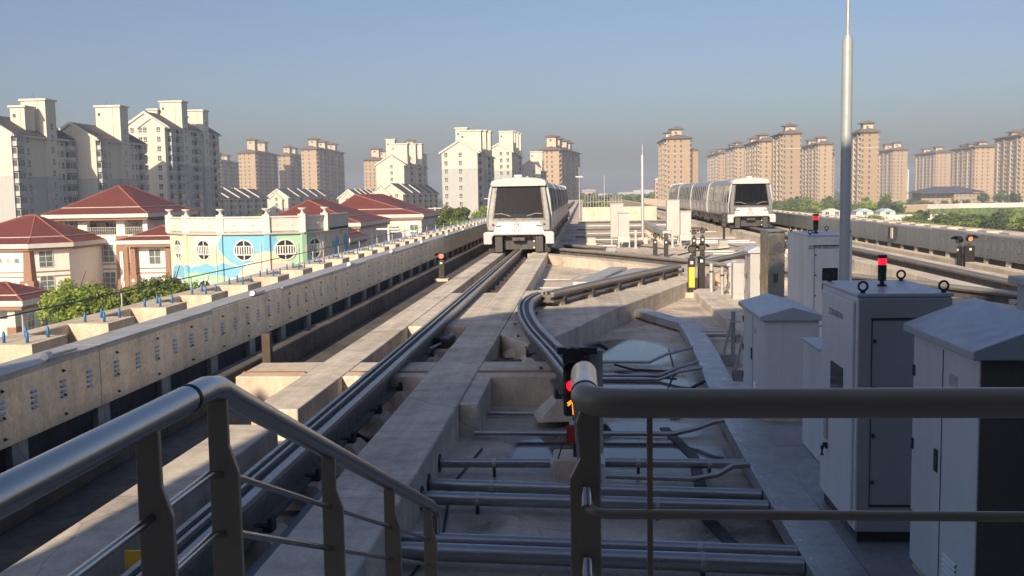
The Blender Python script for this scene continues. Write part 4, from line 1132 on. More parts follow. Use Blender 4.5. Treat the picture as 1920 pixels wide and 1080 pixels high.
# puddles
def puddle(pts, label, m, z=.004):
    P = smooth_path(pts + [pts[0]], 5)[:-1]
    cx_ = sum(p[0] for p in P) / len(P); cy_ = sum(p[1] for p in P) / len(P)
    k = len(P)
    V, A, F = [], [], []
    for f, d_ in ((1.22, 0.0), (1.0, .35), (.72, .8), (.4, 1.0)):
        V += [(cx_ + (x - cx_) * f, cy_ + (y - cy_) * f, FL + z) for x, y in P]
        A += [d_] * k
    V.append((cx_, cy_, FL + z)); A.append(1.0)
    for r_ in range(3):
        F += [(r_ * k + i, r_ * k + (i + 1) % k, (r_ + 1) * k + (i + 1) % k, (r_ + 1) * k + i) for i in range(k)]
    F += [(3 * k + i, 3 * k + (i + 1) % k, 4 * k) for i in range(k)]
    o = MB().add(V, F).build('puddle', m)
    at = o.data.attributes.new('depth', 'FLOAT', 'POINT')
    at.data.foreach_set('value', A)
    return struct(o, label)
puddle([(-.02, 17.6), (.6, 17.3), (1.35, 17.35), (1.7, 18.2), (1.55, 19.6), (1.0, 20.3), (.35, 20.1), (-.05, 19.0)], 'big puddle mirroring the sky', water, .007)
puddle([(.1, 15.3), (.7, 15.0), (1.5, 15.0), (1.7, 15.8), (1.2, 16.6), (.5, 16.7), (.0, 16.2)], 'puddle below the bent conduits', water, .007)
puddle([(-.9, 11.0), (-.35, 10.9), (-.15, 11.4), (-.3, 12.1), (-.8, 11.9)], 'puddle left of the signal', water, .007)
puddle([(.0, 10.9), (.7, 10.8), (1.45, 10.95), (1.5, 11.6), (.9, 11.9), (.1, 11.85)], 'puddle right of the signal', water, .007)
puddle([(.1, 12.15), (.9, 12.1), (1.4, 12.2), (1.45, 12.8), (.6, 13.0), (.05, 12.7)], 'puddle behind the long thin conduit', water, .007)
puddle([(-3.2, 9.2), (-2.6, 9.1), (-2.65, 10.2), (-3.1, 10.4)], 'puddle beside the near guide beam', water, .007)

# ---------------------------------------------------------------- handrails of the stair in front of the camera
def tubeb(pts, r, parent, name, m, n=20):
    return MB().tube(pts, r, n).build(name, m, parent, smooth=True)
t = thing('handrail', 'steel stair handrail sloping down at the lower left', 'handrail', group='steel handrails')
HX = -.72
hz = lambda y: 2.24 if y <= 1.83 else 2.24 - (y - 1.83) * .415
tubeb([(HX, .15, 2.24), (HX, 1.72, 2.24)], .0255, t, 'top_rail', brushed, 28)
tubeb([(HX, 1.722, 2.24), (HX, 1.80, 2.24), (HX, 1.86, 2.23), (HX, 1.95, hz(1.95)), (HX, 3.0, hz(3.0)), (HX, 4.38, hz(4.38)), (HX, 4.46, hz(4.48)), (HX, 4.50, hz(4.6)), (HX, 4.49, hz(4.8))], .0255, t, 'sloping_rail', brushed, 28)
MB().lathe([(.0265, -.006), (.0265, .006)], 28, (HX, 1.715, 2.24), axis='y').build('joint_ring', black_rubber, t, smooth=True)
for k, y in enumerate((.75, 1.55, 1.86, 2.66, 3.48, 4.32)):
    z = hz(y) - .02
    zb = max(.0, z - 1.1)
    pl = [(-.028, zb), (.036, zb), (.036, z - .145), (.018, z - .09), (.018, z), (-.022, z)]
    pb = MB().prism_y([(HX + .0 + a, b) for a, b in pl], y - .006, y + .006).build('post', post_steel, t, bevel=.0015, seg=1)
for dz in (.165, .285):
    tubeb([(HX, .15, 2.24 - dz), (HX, 1.80, 2.24 - dz), (HX, 1.9, hz(1.9) - dz), (HX, 4.4, hz(4.4) - dz)], .0075, t, 'middle_rail', brushed, 12)
t = thing('handrail', 'steel handrail crossing in front of the cabinets at the lower right', 'handrail', group='steel handrails')
tubeb([(3.2, 1.67, 2.24), (.07, 1.67, 2.24), (.035, 1.675, 2.24), (.012, 1.69, 2.24), (0.0, 1.715, 2.24), (-.002, 1.74, 2.24)], .0255, t, 'top_rail', post_steel, 28)
tubeb([(-.002, 1.744, 2.24), (-.004, 1.95, 2.24), (-.006, 2.0, 2.225), (-.006, 2.2, 2.14), (-.006, 4.5, 1.15)], .0255, t, 'sloping_rail', brushed, 28)
MB().lathe([(.0265, -.005), (.0265, .005)], 28, (-.002, 1.742, 2.24), axis='y').build('joint_ring', black_rubber, t, smooth=True)
MB().prism_y([(-.03, 1.1), (.024, 1.1), (.024, 2.222), (-.006, 2.235), (-.018, 2.2), (-.012, 2.135), (-.03, 2.10)], 1.695, 1.712).build('post', post_steel, t, bevel=.0015, seg=1)
MB().box(.103, .1125, 1.664, 1.676, 1.1, 2.22).build('baluster', post_steel, t)
for kx in (1.1, 2.1):
    MB().box(kx, kx + .05, 1.664, 1.676, 1.1, 2.22).build('post', post_steel, t)
for z in (2.052, 1.925):
    tubeb([(3.2, 1.65, z), (.03, 1.65, z), (.014, 1.653, z + .002), (.004, 1.662, z + .006), (-.001, 1.69, z + .012)], .0085, t, 'middle_rail', post_steel, 14)
    tubeb([(-.001, 1.66, z + .008), (-.001, 1.69, z + .03)], .009, t, 'rail_sleeve', brushed, 14)

# ---------------------------------------------------------------- kindergarten below the left parapet
GZ = -10
cream = mat('cream_render', (.86, .80, .725), (.80, .745, .675), rough=.85, s1=.3, s2=4, streak=.10)
brown = mat('brown_stone', (.30, .17, .115), (.25, .145, .10), rough=.8, s1=.5, s2=6, streak=.1)
white_trim = mat('white_trim', (.62, .60, .565), (.56, .54, .51), rough=.7, s1=.6, s2=6, streak=.1)
white_wall = mat('white_render', (.62, .62, .60), (.57, .57, .555), rough=.85, s1=.3, s2=4, streak=.12)
frame_white = mat('window_frame_white', (.76, .76, .74), rough=.5)
def tile_mat():
    m = mat('red_roof_tiles', (.155, .042, .033), (.12, .034, .028), rough=.6, s1=.5, s2=4)
    t = m.node_tree
    pos = [n for n in t.nodes if n.type == 'NEW_GEOMETRY'][0].outputs['Position']
    sp = t.nodes.new('ShaderNodeSeparateXYZ'); t.links.new(pos, sp.inputs[0])
    ad = nd(t, 'ShaderNodeMath', _operation='MULTIPLY'); ad.inputs[1].default_value = 22.0
    t.links.new(sp.outputs[2], ad.inputs[0])
    si = nd(t, 'ShaderNodeMath', _operation='SINE'); t.links.new(ad.outputs[0], si.inputs[0])
    bp = nd(t, 'ShaderNodeBump', Strength=.22, Distance=.04)
    t.links.new(si.outputs[0], bp.inputs['Height'])
    t.links.new(bp.outputs[0], t.nodes['Principled BSDF'].inputs['Normal'])
    return m
tiles = tile_mat()
ridge_m = mat('ridge_tiles', (.30, .115, .085), (.26, .10, .075), rough=.7)
UNITS = {}
pale_glass = mat('pale_window_glass', (.16, .20, .20), (.07, .09, .09), rough=.12, s1=.35, s2=1.2, rvar=.04, spec=.7)
def window_unit(w, h, cols, rows, fr=None):
    k = (round(w, 2), round(h, 2), cols, rows)
    if k not in UNITS:
        b = MB()
        t = .07
        for a, c in ((-w / 2, -w / 2 + t), (w / 2 - t, w / 2)):
            b.box(a, c, -.06, .03, 0, h)
        for a, c in ((0, t), (h - t, h)):
            b.box(-w / 2 + t, w / 2 - t, -.06, .03, a, c)
        for i in range(1, cols):
            x = -w / 2 + w * i / cols
            b.box(x - .03, x + .03, -.045, .02, t, h - t)
        for j in range(1, rows):
            z = h * j / rows
            b.box(-w / 2 + t, w / 2 - t, -.04, .02, z - .03, z + .03)
        p = MB().box(-w / cols / 2 + .02, w / cols / 2 - .02, -.02, -.012, .02, h / rows - .02)
        UNITS[k] = (b.mesh('window', fr or frame_white), p.mesh('pane', pale_glass))
    return UNITS[k]
def put_window(parent, x, y, z, w, h, cols, rows, rz=0):
    fm, pm_ = window_unit(w, h, cols, rows)
    o = link('window', fm, parent, (x, y, z), rz)
    for i in range(cols):
        for j in range(rows):
            link('pane', pm_, o, (-w / 2 + w * (i + .5) / cols, 0, h * j / rows))
    return o
def poly_roof(parent, poly, ze, apex, over=.9, fascia=.55, brk=.28, name='roof'):
    """hipped roof over a convex polygon: fascia, lower skirt, main slopes up to the apex points (one or two)"""
    cx = sum(p[0] for p in poly) / len(poly); cy = sum(p[1] for p in poly) / len(poly)
    def grow(g):
        out = []
        for x, y in poly:
            d_ = Vector((x - cx, y - cy)); l = d_.length
            out.append((cx + d_.x * (l + g) / l, cy + d_.y * (l + g) / l))
        return out
    e = grow(over * 1.25)
    n = len(e)
    near = lambda p: min(apex, key=lambda a: (a[0] - p[0]) ** 2 + (a[1] - p[1]) ** 2)
    r = MB()
    mid = [tuple(Vector((*p, ze)).lerp(Vector(near(p)), brk)) for p in e]
    mid = [(x, y, ze + (z - ze) * .8) for x, y, z in mid]
    V = [(x, y, ze) for x, y in e] + mid
    F = [(i, (i + 1) % n, n + (i + 1) % n, n + i) for i in range(n)]
    mid2 = [(x, y, z + .08) for x, y, z in mid]
    V += mid2
    F += [(n + i, n + (i + 1) % n, 2 * n + (i + 1) % n, 2 * n + i) for i in range(n)]
    na = len(apex)
    V += [tuple(a) for a in apex]
    for i in range(n):
        j = (i + 1) % n
        a, b = apex.index(near(e[i])), apex.index(near(e[j]))
        F.append((2 * n + i, 2 * n + j, 3 * n + b) if a == b else (2 * n + i, 2 * n + j, 3 * n + b, 3 * n + a))
    r.add(V, F)
    rf = r.build(name, tiles, parent)
    for i in range(n):
        MB().tube([V[i], V[n + i], near(e[i])], .10, 6).build('hip_ridge', ridge_m, rf)
    if na == 2:
        MB().tube([apex[0], apex[1]], .11, 6).build('top_ridge', ridge_m, rf)
    band = MB()
    for i in range(n):
        MB().tube([mid2[i], mid2[(i + 1) % n]], .05, 5).build('break_trim', white_trim, rf)
    o_, i_ = e, grow(over * .35)
    f = MB()
    f.add([(x, y, ze - fascia) for x, y in o_] + [(x, y, ze - .001) for x, y in o_] + [(x, y, ze - fascia) for x, y in i_],
          [(i, (i + 1) % n, n + (i + 1) % n, n + i) for i in range(n)] + [((i + 1) % n, i, 2 * n + i, 2 * n + (i + 1) % n) for i in range(n)])
    f.build('fascia', white_trim, parent)
    s = grow(over * .8)
    MB().prism(s, ze - fascia - .35, ze - fascia - .002).build('soffit_band', brown, parent)
    return rf

# --- main block
M = thing('kindergarten_main_block', 'cream kindergarten block with big red hipped roof and open terrace storey', 'building')
MB().prism([(-72, 130), (-59.1, 130), (-59.1, 144), (-72, 144)], GZ, -2.15).build('wall', cream, M)
MB().box(-72.1, -59.0, 129.9, 144.1, -2.15, -2.0).build('terrace_slab', white_trim, M)
MB().box(-71, -60, 134, 143.5, -2.0, -.2).build('terrace_room', white_wall, M)
for x0, x1 in ((-72, -71.2), (-68.85, -67.55), (-63.45, -62.3), (-59.75, -59.1)):
    MB().box(x0, x1, 130.05, 130.9, -2.0, -.05).build('terrace_column', cream, M)
for x in (-69, -66, -63):
    put_window(M, x, 133.98, -1.7, 1.8, 1.3, 3, 1)
for a, b in ((-71.2, -68.85), (-67.55, -63.45), (-62.3, -59.75)):
    MB().box(a, b, 130.2, 130.25, -1.05, -1.0).box(a, b, 130.2, 130.25, -1.4, -1.37).build('terrace_rail', white_trim, M)
    k = a + .1
    while k < b:
        MB().box(k, k + .04, 130.2, 130.24, -2.0, -1.05).build('baluster', white_trim, M)
        k += .3
poly_roof(M, [(-72.4, 129.4), (-59.0, 129.4), (-59.0, 145), (-72.4, 145)], .84, [(-65.8, 136.2, 4.7), (-65.2, 138.2, 4.7)], .95, .5, .26)
for x0, x1 in ((-68.9, -67.5), (-63.4, -61.9)):
    MB().add([(x0 - .1, 129.5, GZ), (x1 + .1, 129.5, GZ), (x1 + .1, 130.0, GZ), (x0 - .1, 130, GZ), (x0, 129.6, -2.2), (x1, 129.6, -2.2), (x1, 130, -2.2), (x0, 130, -2.2)], [(4, 5, 6, 7), (0, 1, 5, 4), (1, 2, 6, 5), (3, 0, 4, 7)]).build('pilaster', brown, M)
    MB().box((x0 + x1) / 2 - .22, (x0 + x1) / 2 + .22, 129.40, 129.56, GZ, -4.3).build('pilaster_stripe', cream, M)
    MB().lathe([(.001, 0), (.22, 0), (.22, .06), (.001, .06)], 14, ((x0 + x1) / 2, 129.6, -2.75), axis='y').build('roundel', cream, M)
for z in (-6.05, -6.75):
    MB().box(-72.05, -59.05, 129.9, 129.999, z, z + .14).build('string_course', brown, M)
put_window(M, -65.4, 129.98, -5.75, 3.0, 2.5, 4, 3)
put_window(M, -65.4, 129.98, -9.35, 3.1, 2.3, 4, 3)
for z in (-5.4, -8.3):
    put_window(M, -70.3, 129.98, z, 1.3, 1.6, 2, 2)
    put_window(M, -60.7, 129.98, z, 1.3, 1.6, 2, 2)
for y in (133, 138, 142):
    for z in (-5.4, -8.6):
        put_window(M, -59.08, y, z, 1.5, 1.7, 2, 2, R(90))
# --- porch wing in front of it
S = thing('kindergarten_porch_wing', 'cream wing with small red hipped roof on brown columns beside the mural', 'building')
MB().box(-58.2, -51.0, 122.6, 130, GZ, -3.05).build('wall', cream, S)
poly_roof(S, [(-58.9, 121.6), (-50.4, 121.6), (-50.4, 129.5), (-58.9, 129.5)], -2.45, [(-54.8, 125.2, -.7), (-54.2, 126, -.7)], .5, .5, .3)
for x in (-57.5, -52.9):
    MB().box(x - .45, x + .45, 121.7, 122.59, GZ, -7.0).box(x - .33, x + .33, 121.82, 122.59, -7.0, -3.1).box(x - .5, x + .5, 121.65, 122.59, -7.1, -6.9).build('column', brown, S)
    MB().lathe([(.001, 0), (.2, 0), (.2, .06), (.001, .06)], 14, (x, 121.7, -7.6), axis='y').build('roundel', cream, S)
put_window(S, -54.9, 122.58, -5.6, 1.6, 2.0, 2, 2)
put_window(S, -54.9, 122.58, -9.1, 1.6, 2.0, 2, 2)
for z in (-6.15, -6.75):
    MB().box(-58.25, -50.95, 122.5, 122.599, z, z + .14).build('string_course', brown, S)
# --- left pavilion with a chamfered corner and letters
Lp = thing('kindergarten_corner_pavilion', 'cream kindergarten pavilion at the left edge with coloured wall letters', 'building')
pl = [(-82, 118), (-69.1, 118), (-65.6, 121.3), (-65.6, 131), (-82, 131)]
MB().prism(pl, GZ, -3.1).build('wall', cream, Lp)
poly_roof(Lp, pl, -2.55, [(-72.6, 124.2, .9), (-71.6, 124.6, .9)], .7, .55, .25)
MB().add([(-69.9, 117.7, GZ), (-68.6, 117.8, GZ), (-68.4, 118.6, GZ), (-69.9, 118.4, GZ), (-69.6, 117.75, -3.4), (-68.8, 117.8, -3.4), (-68.6, 118.5, -3.4), (-69.6, 118.4, -3.4)], [(4, 5, 6, 7), (0, 1, 5, 4), (1, 2, 6, 5), (2, 3, 7, 6), (3, 0, 4, 7)]).build('corner_column', brown, Lp)
MB().box(-70.2, -68.35, 117.55, 118.7, GZ, -7.2).build('column_base', brown, Lp)
MB().lathe([(.001, 0), (.22, 0), (.22, .06), (.001, .06)], 14, (-69.3, 117.55, -7.7), axis='y').build('roundel', cream, Lp)
ang = math.atan2(3.3, 3.5)
for f_, z, w_ in ((.42, -5.6, 1.5), (.42, -8.7, 1.5)):
    put_window(Lp, -69.1 + 3.5 * f_ + .015, 118 + 3.3 * f_ - .015, z, 1.7, 2.1, 2, 3, ang)
for z in (-6.2, -6.8):
    MB().sweep([(-82, 118), (-69.1, 118), (-65.6, 121.3)], [(.0, z), (.06, z), (.06, z + .14), (0, z + .14)]).build('string_course', brown, Lp)
def glyph(strokes, x, z, s, m):
    b = MB()
    for st in strokes:
        for p, q in zip(st, st[1:]):
            stroke(b, (x + p[0] * s, z + p[1] * s), (x + q[0] * s, z + q[1] * s), .17 * s, 117.97)
    b.build('letter', m, Lp)
teal = mat('letter_teal', (.10, .28, .26), rough=.6)
gold = mat('letter_gold', (.55, .36, .07), rough=.6)
glyph([[(.28, .95), (.1, .68), (.34, .68), (.08, .36), (.42, .36)], [(.3, .5), (.44, .28)], [(.5, .7), (.95, .7), (.88, .12), (.74, .16)], [(.7, .95), (.66, .5), (.48, .1)]], -73.2, -4.95, .62, ink_red)
glyph([[(.36, .9), (.32, .4), (.1, .08)], [(.62, .9), (.62, .18), (.7, .1), (.92, .1), (.92, .28)]], -72.05, -4.95, .62, gold)
glyph([[(.1, .08), (.1, .92), (.9, .92), (.9, .08), (.1, .08)], [(.32, .72), (.68, .72)], [(.22, .54), (.78, .54)], [(.42, .54), (.36, .3), (.24, .2)], [(.58, .54), (.58, .26), (.76, .24), (.76, .34)]], -70.95, -4.95, .62, teal)
# --- low entrance porch, nearest
E_ = thing('kindergarten_gatehouse', 'low gatehouse with red hipped roof and white pillar at the left edge', 'building')
poly_roof(E_, [(-62, 84.4), (-50.6, 84.4), (-50.6, 91), (-62, 91)], -6.15, [(-54.2, 87.2, -4.75), (-53.6, 87.6, -4.75)], .5, .5, .3)
MB().box(-61.8, -51.2, 86.2, 90.8, GZ, -7.0).build('wall', white_wall, E_)
MB().box(-51.9, -51.2, 84.7, 85.4, -8.6, -7.0).box(-51.98, -51.12, 84.62, 85.48, GZ, -8.6, 1).build('pillar', [white_trim, brown], E_)
MB().box(-61.9, -61.2, 84.7, 85.4, GZ, -7.0).build('pillar', white_trim, E_)
put_window(E_, -51.18, 87.1, -9.6, 1.2, 2.0, 2, 3, R(90))
put_window(E_, -51.18, 89.4, -9.3, 1.2, 1.8, 2, 2, R(90))
W_ = thing('garden_wall', 'grey wall with brown panel right of the gatehouse', 'wall')
MB().add([(-50.6, 91.2, GZ), (-50.4, 91.2, GZ), (-45.2, 98, GZ), (-45.4, 98, GZ), (-50.6, 91.2, -7.2), (-50.4, 91.2, -7.2), (-45.2, 98, -7.2), (-45.4, 98, -7.2)], [(4, 5, 6, 7), (0, 1, 5, 4), (1, 2, 6, 5), (2, 3, 7, 6), (3, 0, 4, 7)]).build('wall', white_wall, W_)
MB().add([(-49.6, 92.1, -9.2), (-46.4, 96.3, -9.2), (-46.4, 96.3, -7.6), (-49.6, 92.1, -7.6)], [(0, 1, 2, 3)]).build('panel', mat('brown_poster', (.14, .075, .05), (.22, .14, .09), rough=.6, s1=1.2, s2=3), W_)
for k in range(3):
    t = thing('air_conditioner', ['left one of the three air conditioner units by the gatehouse', 'middle one of the three air conditioner units by the gatehouse', 'right one of the three air conditioner units by the gatehouse'][k], 'air conditioner', (-55.6 + k * 1.25, 84.0, GZ), group='air conditioner units by the gatehouse')
    MB().box(-.55, .55, -.3, .3, .1, 1.15).build('case', white_wall, t, bevel=.02)
    MB().lathe([(.001, 0), (.40, 0), (.42, .03), (.44, .02), (.44, -.02)], 16, (0, -.31, .62), axis='y').build('fan_grille', charcoal, t)
    MB().box(-.5, .5, -.2, .2, 0, .1).build('foot', concrete, t)

# --- mural building
def mural_mat():
    m = mat('mural_paint', (.69, .615, .575), (.67, .59, .55), rough=.8, s1=.15, s2=2, streak=.05)
    t = m.node_tree
    L = t.links.new
    b = t.nodes['Principled BSDF']
    pos = [n for n in t.nodes if n.type == 'NEW_GEOMETRY'][0].outputs['Position']
    dn = nd(t, 'ShaderNodeTexNoise', Scale=.35, Detail=1.0)
    L(pos, dn.inputs['Vector'])
    vm = nd(t, 'ShaderNodeVectorMath', _operation='MULTIPLY_ADD'); vm.inputs[1].default_value = (2.6, 2.6, 2.6)
    L(dn.outputs['Color'], vm.inputs[0]); L(pos, vm.inputs[2])
    sp = t.nodes.new('ShaderNodeSeparateXYZ'); L(vm.outputs[0], sp.inputs[0])
    col = b.inputs['Base Color'].links[0].from_socket
    blue, green, yel, pinkc, white_ = (.17, .43, .59), (.33, .57, .39), (.68, .63, .43), (.68, .48, .45), (.66, .64, .60)
    for cx_, cz, rx, rz, c in ((-42.6, -1.6, 1.9, 2.6, yel), (-42.2, -6.2, 2.2, 1.9, blue), (-38.0, -3.3, 5.0, 1.0, yel), (-39.0, -7.6, 4.6, 2.6, green), (-37.6, -4.6, 3.4, .75, blue), (-33.4, -1.6, 3.4, 2.7, blue), (-31.6, -6.2, 4.4, 2.2, pinkc), (-31.4, -3.6, 3.2, .7, yel), (-29.3, -1.4, 1.5, 2.6, green), (-28.6, -6.0, 1.4, 3.0, green), (-32.8, -8.2, 2.0, 1.3, blue), (-25.6, -3.0, 1.5, 4.2, blue)):
        def axis(o, c0, r0):
            q = nd(t, 'ShaderNodeMath', _operation='SUBTRACT'); L(o, q.inputs[0]); q.inputs[1].default_value = c0 + 1.3
            d_ = nd(t, 'ShaderNodeMath', _operation='DIVIDE'); L(q.outputs[0], d_.inputs[0]); d_.inputs[1].default_value = r0
            p = nd(t, 'ShaderNodeMath', _operation='POWER'); L(d_.outputs[0], p.inputs[0]); p.inputs[1].default_value = 2
            return p.outputs[0]
        ad = nd(t, 'ShaderNodeMath', _operation='ADD'); L(axis(sp.outputs[0], cx_, rx), ad.inputs[0]); L(axis(sp.outputs[2], cz, rz), ad.inputs[1])
        lt = nd(t, 'ShaderNodeMath', _operation='LESS_THAN'); L(ad.outputs[0], lt.inputs[0]); lt.inputs[1].default_value = 1
        col = mixc(t, lt.outputs[0], col, c)
    L(col, b.inputs['Base Color'])
    return m
mural = mural_mat()
D = thing('mural_building', 'faceted kindergarten building painted with a pastel mural and round windows', 'building')
dv = [(-44.8, 104), (-41.5, 100.5), (-36.9, 98), (-31.95, 97.5), (-28.7, 99), (-27.3, 102.5), (-27.3, 113), (-44.8, 113)]
MB().prism(dv, GZ, -1.05).build('wall', mural, D)
MB().sweep(dv[:7], [(-.1, -1.05), (.28, -1.05), (.34, -.9), (-.1, -.9)]).build('cornice', white_trim, D)
MB().sweep([(x, y) for x, y in dv[:7]], [(-.25, -.9), (.0, -.9), (.0, .62), (-.25, .62)]).build('parapet_wall', white_trim, D)
MB().sweep(dv[:7], [(-.32, .62), (.12, .62), (.12, .78), (-.32, .78)]).build('parapet_coping', white_trim, D)
MB().prism(dv, -1.0, -.7).build('roof_deck', white_wall, D)
urn = MB().lathe([(.22, 0), (.22, .12), (.10, .2), (.12, .3), (.42, .5), (.48, .62), (.40, .62), (.001, .55)], 14).mesh('urn', white_trim, True)
for i in range(6):
    x, y = dv[i]
    cx_, cy_ = x, y
    MB().box(x - .38, x + .38, y - .15, y + .55, -.9, .95).build('parapet_pier', white_trim, D)
    link('urn', urn, D, (x, y + .2, .95))
    if 0 < i < 5:
        a = math.atan2(dv[i + 1][1] - dv[i - 1][1], dv[i + 1][0] - dv[i - 1][0])
        MB().cbox((x, y + .1, -5.5), (.55, .5, 8.9), rz=a).build('pilaster', mural, D)
    a0, b0 = dv[i], dv[i + 1] if i < 5 else dv[6]
    if i < 5:
        mx, my = (a0[0] + b0[0]) / 2, (a0[1] + b0[1]) / 2
        l = math.hypot(b0[0] - a0[0], b0[1] - a0[1])
        rz = math.atan2(b0[1] - a0[1], b0[0] - a0[0])
        nx, ny = math.sin(rz), -math.cos(rz)
        for zc in (-2.65, -6.75):
            wn_ = link('round_window', None, D, (mx + nx * .02, my + ny * .02, zc), rz)
            r_ = .98
            ring = MB()
            for q in range(28):
                t0, t1 = 2 * math.pi * q / 28, 2 * math.pi * (q + 1) / 28
                P = [((r_ - .0) * math.cos(t0), (r_) * math.sin(t0)), ((r_ + .14) * math.cos(t0), (r_ + .14) * math.sin(t0)), ((r_ + .14) * math.cos(t1), (r_ + .14) * math.sin(t1)), (r_ * math.cos(t1), r_ * math.sin(t1))]
                ring.prism_y(P, -.08, .02)
            ring.build('ring', frame_white, wn_)
            MB().lathe([(.001, 0), (r_, 0), (r_, .01), (.001, .01)], 28, (0, 0, 0), axis='y').build('pane', dark_glass, wn_)
            MB().box(-.05, .05, -.05, -.012, -r_, r_).build('bar', frame_white, wn_)
            MB().box(-r_ * .86, r_ * .86, -.05, -.012, -.5, -.38).build('bar', frame_white, wn_)
            MB().box(-r_ * .86, r_ * .86, -.05, -.012, .36, .46).build('bar', frame_white, wn_)
            for xb in (-.8, -.53, -.27, .27, .53, .8):
                MB().box(xb - .06, xb + .06, -.05, -.012, -.38, .36).build('bar', frame_white, wn_)
        for f_ in (.3, .7):
            px, py = a0[0] + (b0[0] - a0[0]) * f_, a0[1] + (b0[1] - a0[1]) * f_
            MB().lathe([(.001, 0), (.13, 0), (.13, .03), (.001, .03)], 4, (0, 0, 0), axis='y').build('ornament', concrete, D)
            o = [c for c in D.children if c.name.startswith('ornament')][-1]
            o.location = (px + nx * .012, py + ny * .012, -.15); o.rotation_euler[2] = rz
    for k in (1,):
        if i < 5:
            f_ = .46
            px, py = a0[0] + (b0[0] - a0[0]) * (.5 + .36), a0[1] + (b0[1] - a0[1]) * (.5 + .36)
            MB().tube([(px + nx * .08, py + ny * .08, -9.9), (px + nx * .08, py + ny * .08, -2.0)], .05, 6).build('downpipe', white_trim, D)
# --- three red-roofed wings right of the mural
def wing(x0, x1, y0, y1, ze, apex, label, over=.7):
    t = thing('red_roofed_wing', label, 'building', group='red-roofed kindergarten wings')
    MB().box(x0 + .6, x1 - .6, y0 + .6, y1 - .6, GZ, ze - .5).build('wall', white_wall, t)
    poly_roof(t, [(x0 + .5, y0 + .5), (x1 - .5, y0 + .5), (x1 - .5, y1 - .5), (x0 + .5, y1 - .5)], ze, apex, .4, .5, .3)
    n = max(2, int((y1 - y0) / 3.2))
    for k in range(n):
        y = y0 + 1.6 + k * (y1 - y0 - 2.4) / max(1, n - 1) * .92
        for z in (ze - 3.4, ze - 7.0):
            if z > GZ + .3:
                put_window(t, x1 - .585, y, z, 1.1, 1.6, 2, 2, R(90))
    for k in range(3):
        put_window(t, x0 + 1.8 + k * (x1 - x0 - 3.6) / 2, y0 + .585, ze - 3.2, 1.4, 1.6, 2, 2)
    return t
wing(-45, -30.0, 132, 153, -.95, [(-39.4, 139.5, 2.2), (-38.4, 145, 2.2)], 'red hipped roof wing directly right of the mural building')
wing(-42, -25.2, 155, 172, -.35, [(-37.6, 161, 2.9), (-34, 166, 2.9)], 'farthest red hipped roof wing, below the pale town houses')
wing(-36.2, -29.0, 121.5, 132, -2.6, [(-32.8, 125.8, -.7), (-32.4, 127.5, -.7)], 'lowest red hipped roof wing tucked in front beside the mural')
# utility poles by the parapet
for k, (x, y, h, lab) in enumerate(((-19.2, 96, 9.6, 'left white utility pole rising beside the red-roofed wings'), (-16.6, 90, 9.55, 'right white utility pole rising beside the red-roofed wings'), (-26.5, 175, 10.5, 'farther white utility pole near the round bushes'), (-17.5, 185, 12, 'distant utility pole left of the train'))):
    t = thing('utility_pole', lab, 'pole', (x, y, GZ), group='utility poles beyond the left parapet')
    MB().lathe([(.17, 0), (.12, h)], 10).build('shaft', white_trim, t, smooth=True)
    MB().box(-1.2, 1.2, -.06, .06, h - .3, h - .15).build('crossarm', white_trim, t)
    MB().box(-.8, .8, -.06, .06, h - 1.8, h - 1.68).build('crossarm', white_trim, t)

# ---------------------------------------------------------------- apartment blocks
ap_cream = mat('apartment_cream', (.64, .605, .52), (.585, .55, .475), rough=.9, s1=.06, s2=.8, streak=.10)
ap_grey = mat('apartment_grey', (.43, .445, .45), (.39, .405, .41), rough=.9, s1=.06, s2=.8, streak=.10)
ap_grey_d = mat('apartment_blue_grey', (.33, .35, .37), (.29, .31, .33), rough=.9, s1=.06, s2=.8, streak=.12)
slate = mat('slate_roof', (.075, .07, .078), (.055, .052, .058), rough=.75, s1=.3, s2=3, streak=.1)
far_glass = mat('apartment_glass', (.05, .065, .08), (.10, .12, .135), rough=.15, s1=.25, s2=.9)
tan_wall = mat('tan_stone', (.40, .305, .215), (.355, .27, .19), rough=.9, s1=.05, s2=.6, streak=.08)
tan_pale = mat('pale_tan_stone', (.53, .445, .35), (.48, .405, .315), rough=.9, s1=.05, s2=.6, streak=.08)
def vary(m):
    # each building a slightly different batch of paint
    t = m.node_tree
    b = t.nodes['Principled BSDF']
    src = b.inputs['Base Color'].links[0].from_socket
    oi = t.nodes.new('ShaderNodeObjectInfo')
    mr = nd(t, 'ShaderNodeMapRange'); mr.inputs[3].default_value = .86; mr.inputs[4].default_value = 1.10
    t.links.new(oi.outputs['Random'], mr.inputs[0])
    hs = nd(t, 'ShaderNodeHueSaturation'); t.links.new(mr.outputs[0], hs.inputs['Value']); t.links.new(src, hs.inputs['Color'])
    t.links.new(hs.outputs[0], b.inputs['Base Color'])
vary(tan_wall); vary(tan_pale)
tan_roof = mat('brown_grey_roof', (.17, .13, .11), (.13, .105, .095), rough=.8, s1=.2, s2=2)
bal_grey = mat('balcony_grey', (.46, .47, .47), (.40, .41, .42), rough=.8)
def small_window(w, h):
    b = MB()
    b.box(-w / 2, w / 2, -.05, .02, 0, h, 0)
    for i in range(2):
        for j in range(2):
            x0 = -w / 2 + .07 + i * (w / 2 - .03)
            z0 = .07 + (0 if j == 0 else h * .36)
            b.box(x0, x0 + w / 2 - .11, -.062, -.051, z0, z0 + (h * .30 if j == 0 else h * .56), 1)
    return b.mesh('window', [frame_white, far_glass])
WIN_A = small_window(1.7, 1.7)
WIN_B = small_window(1.25, 1.7)
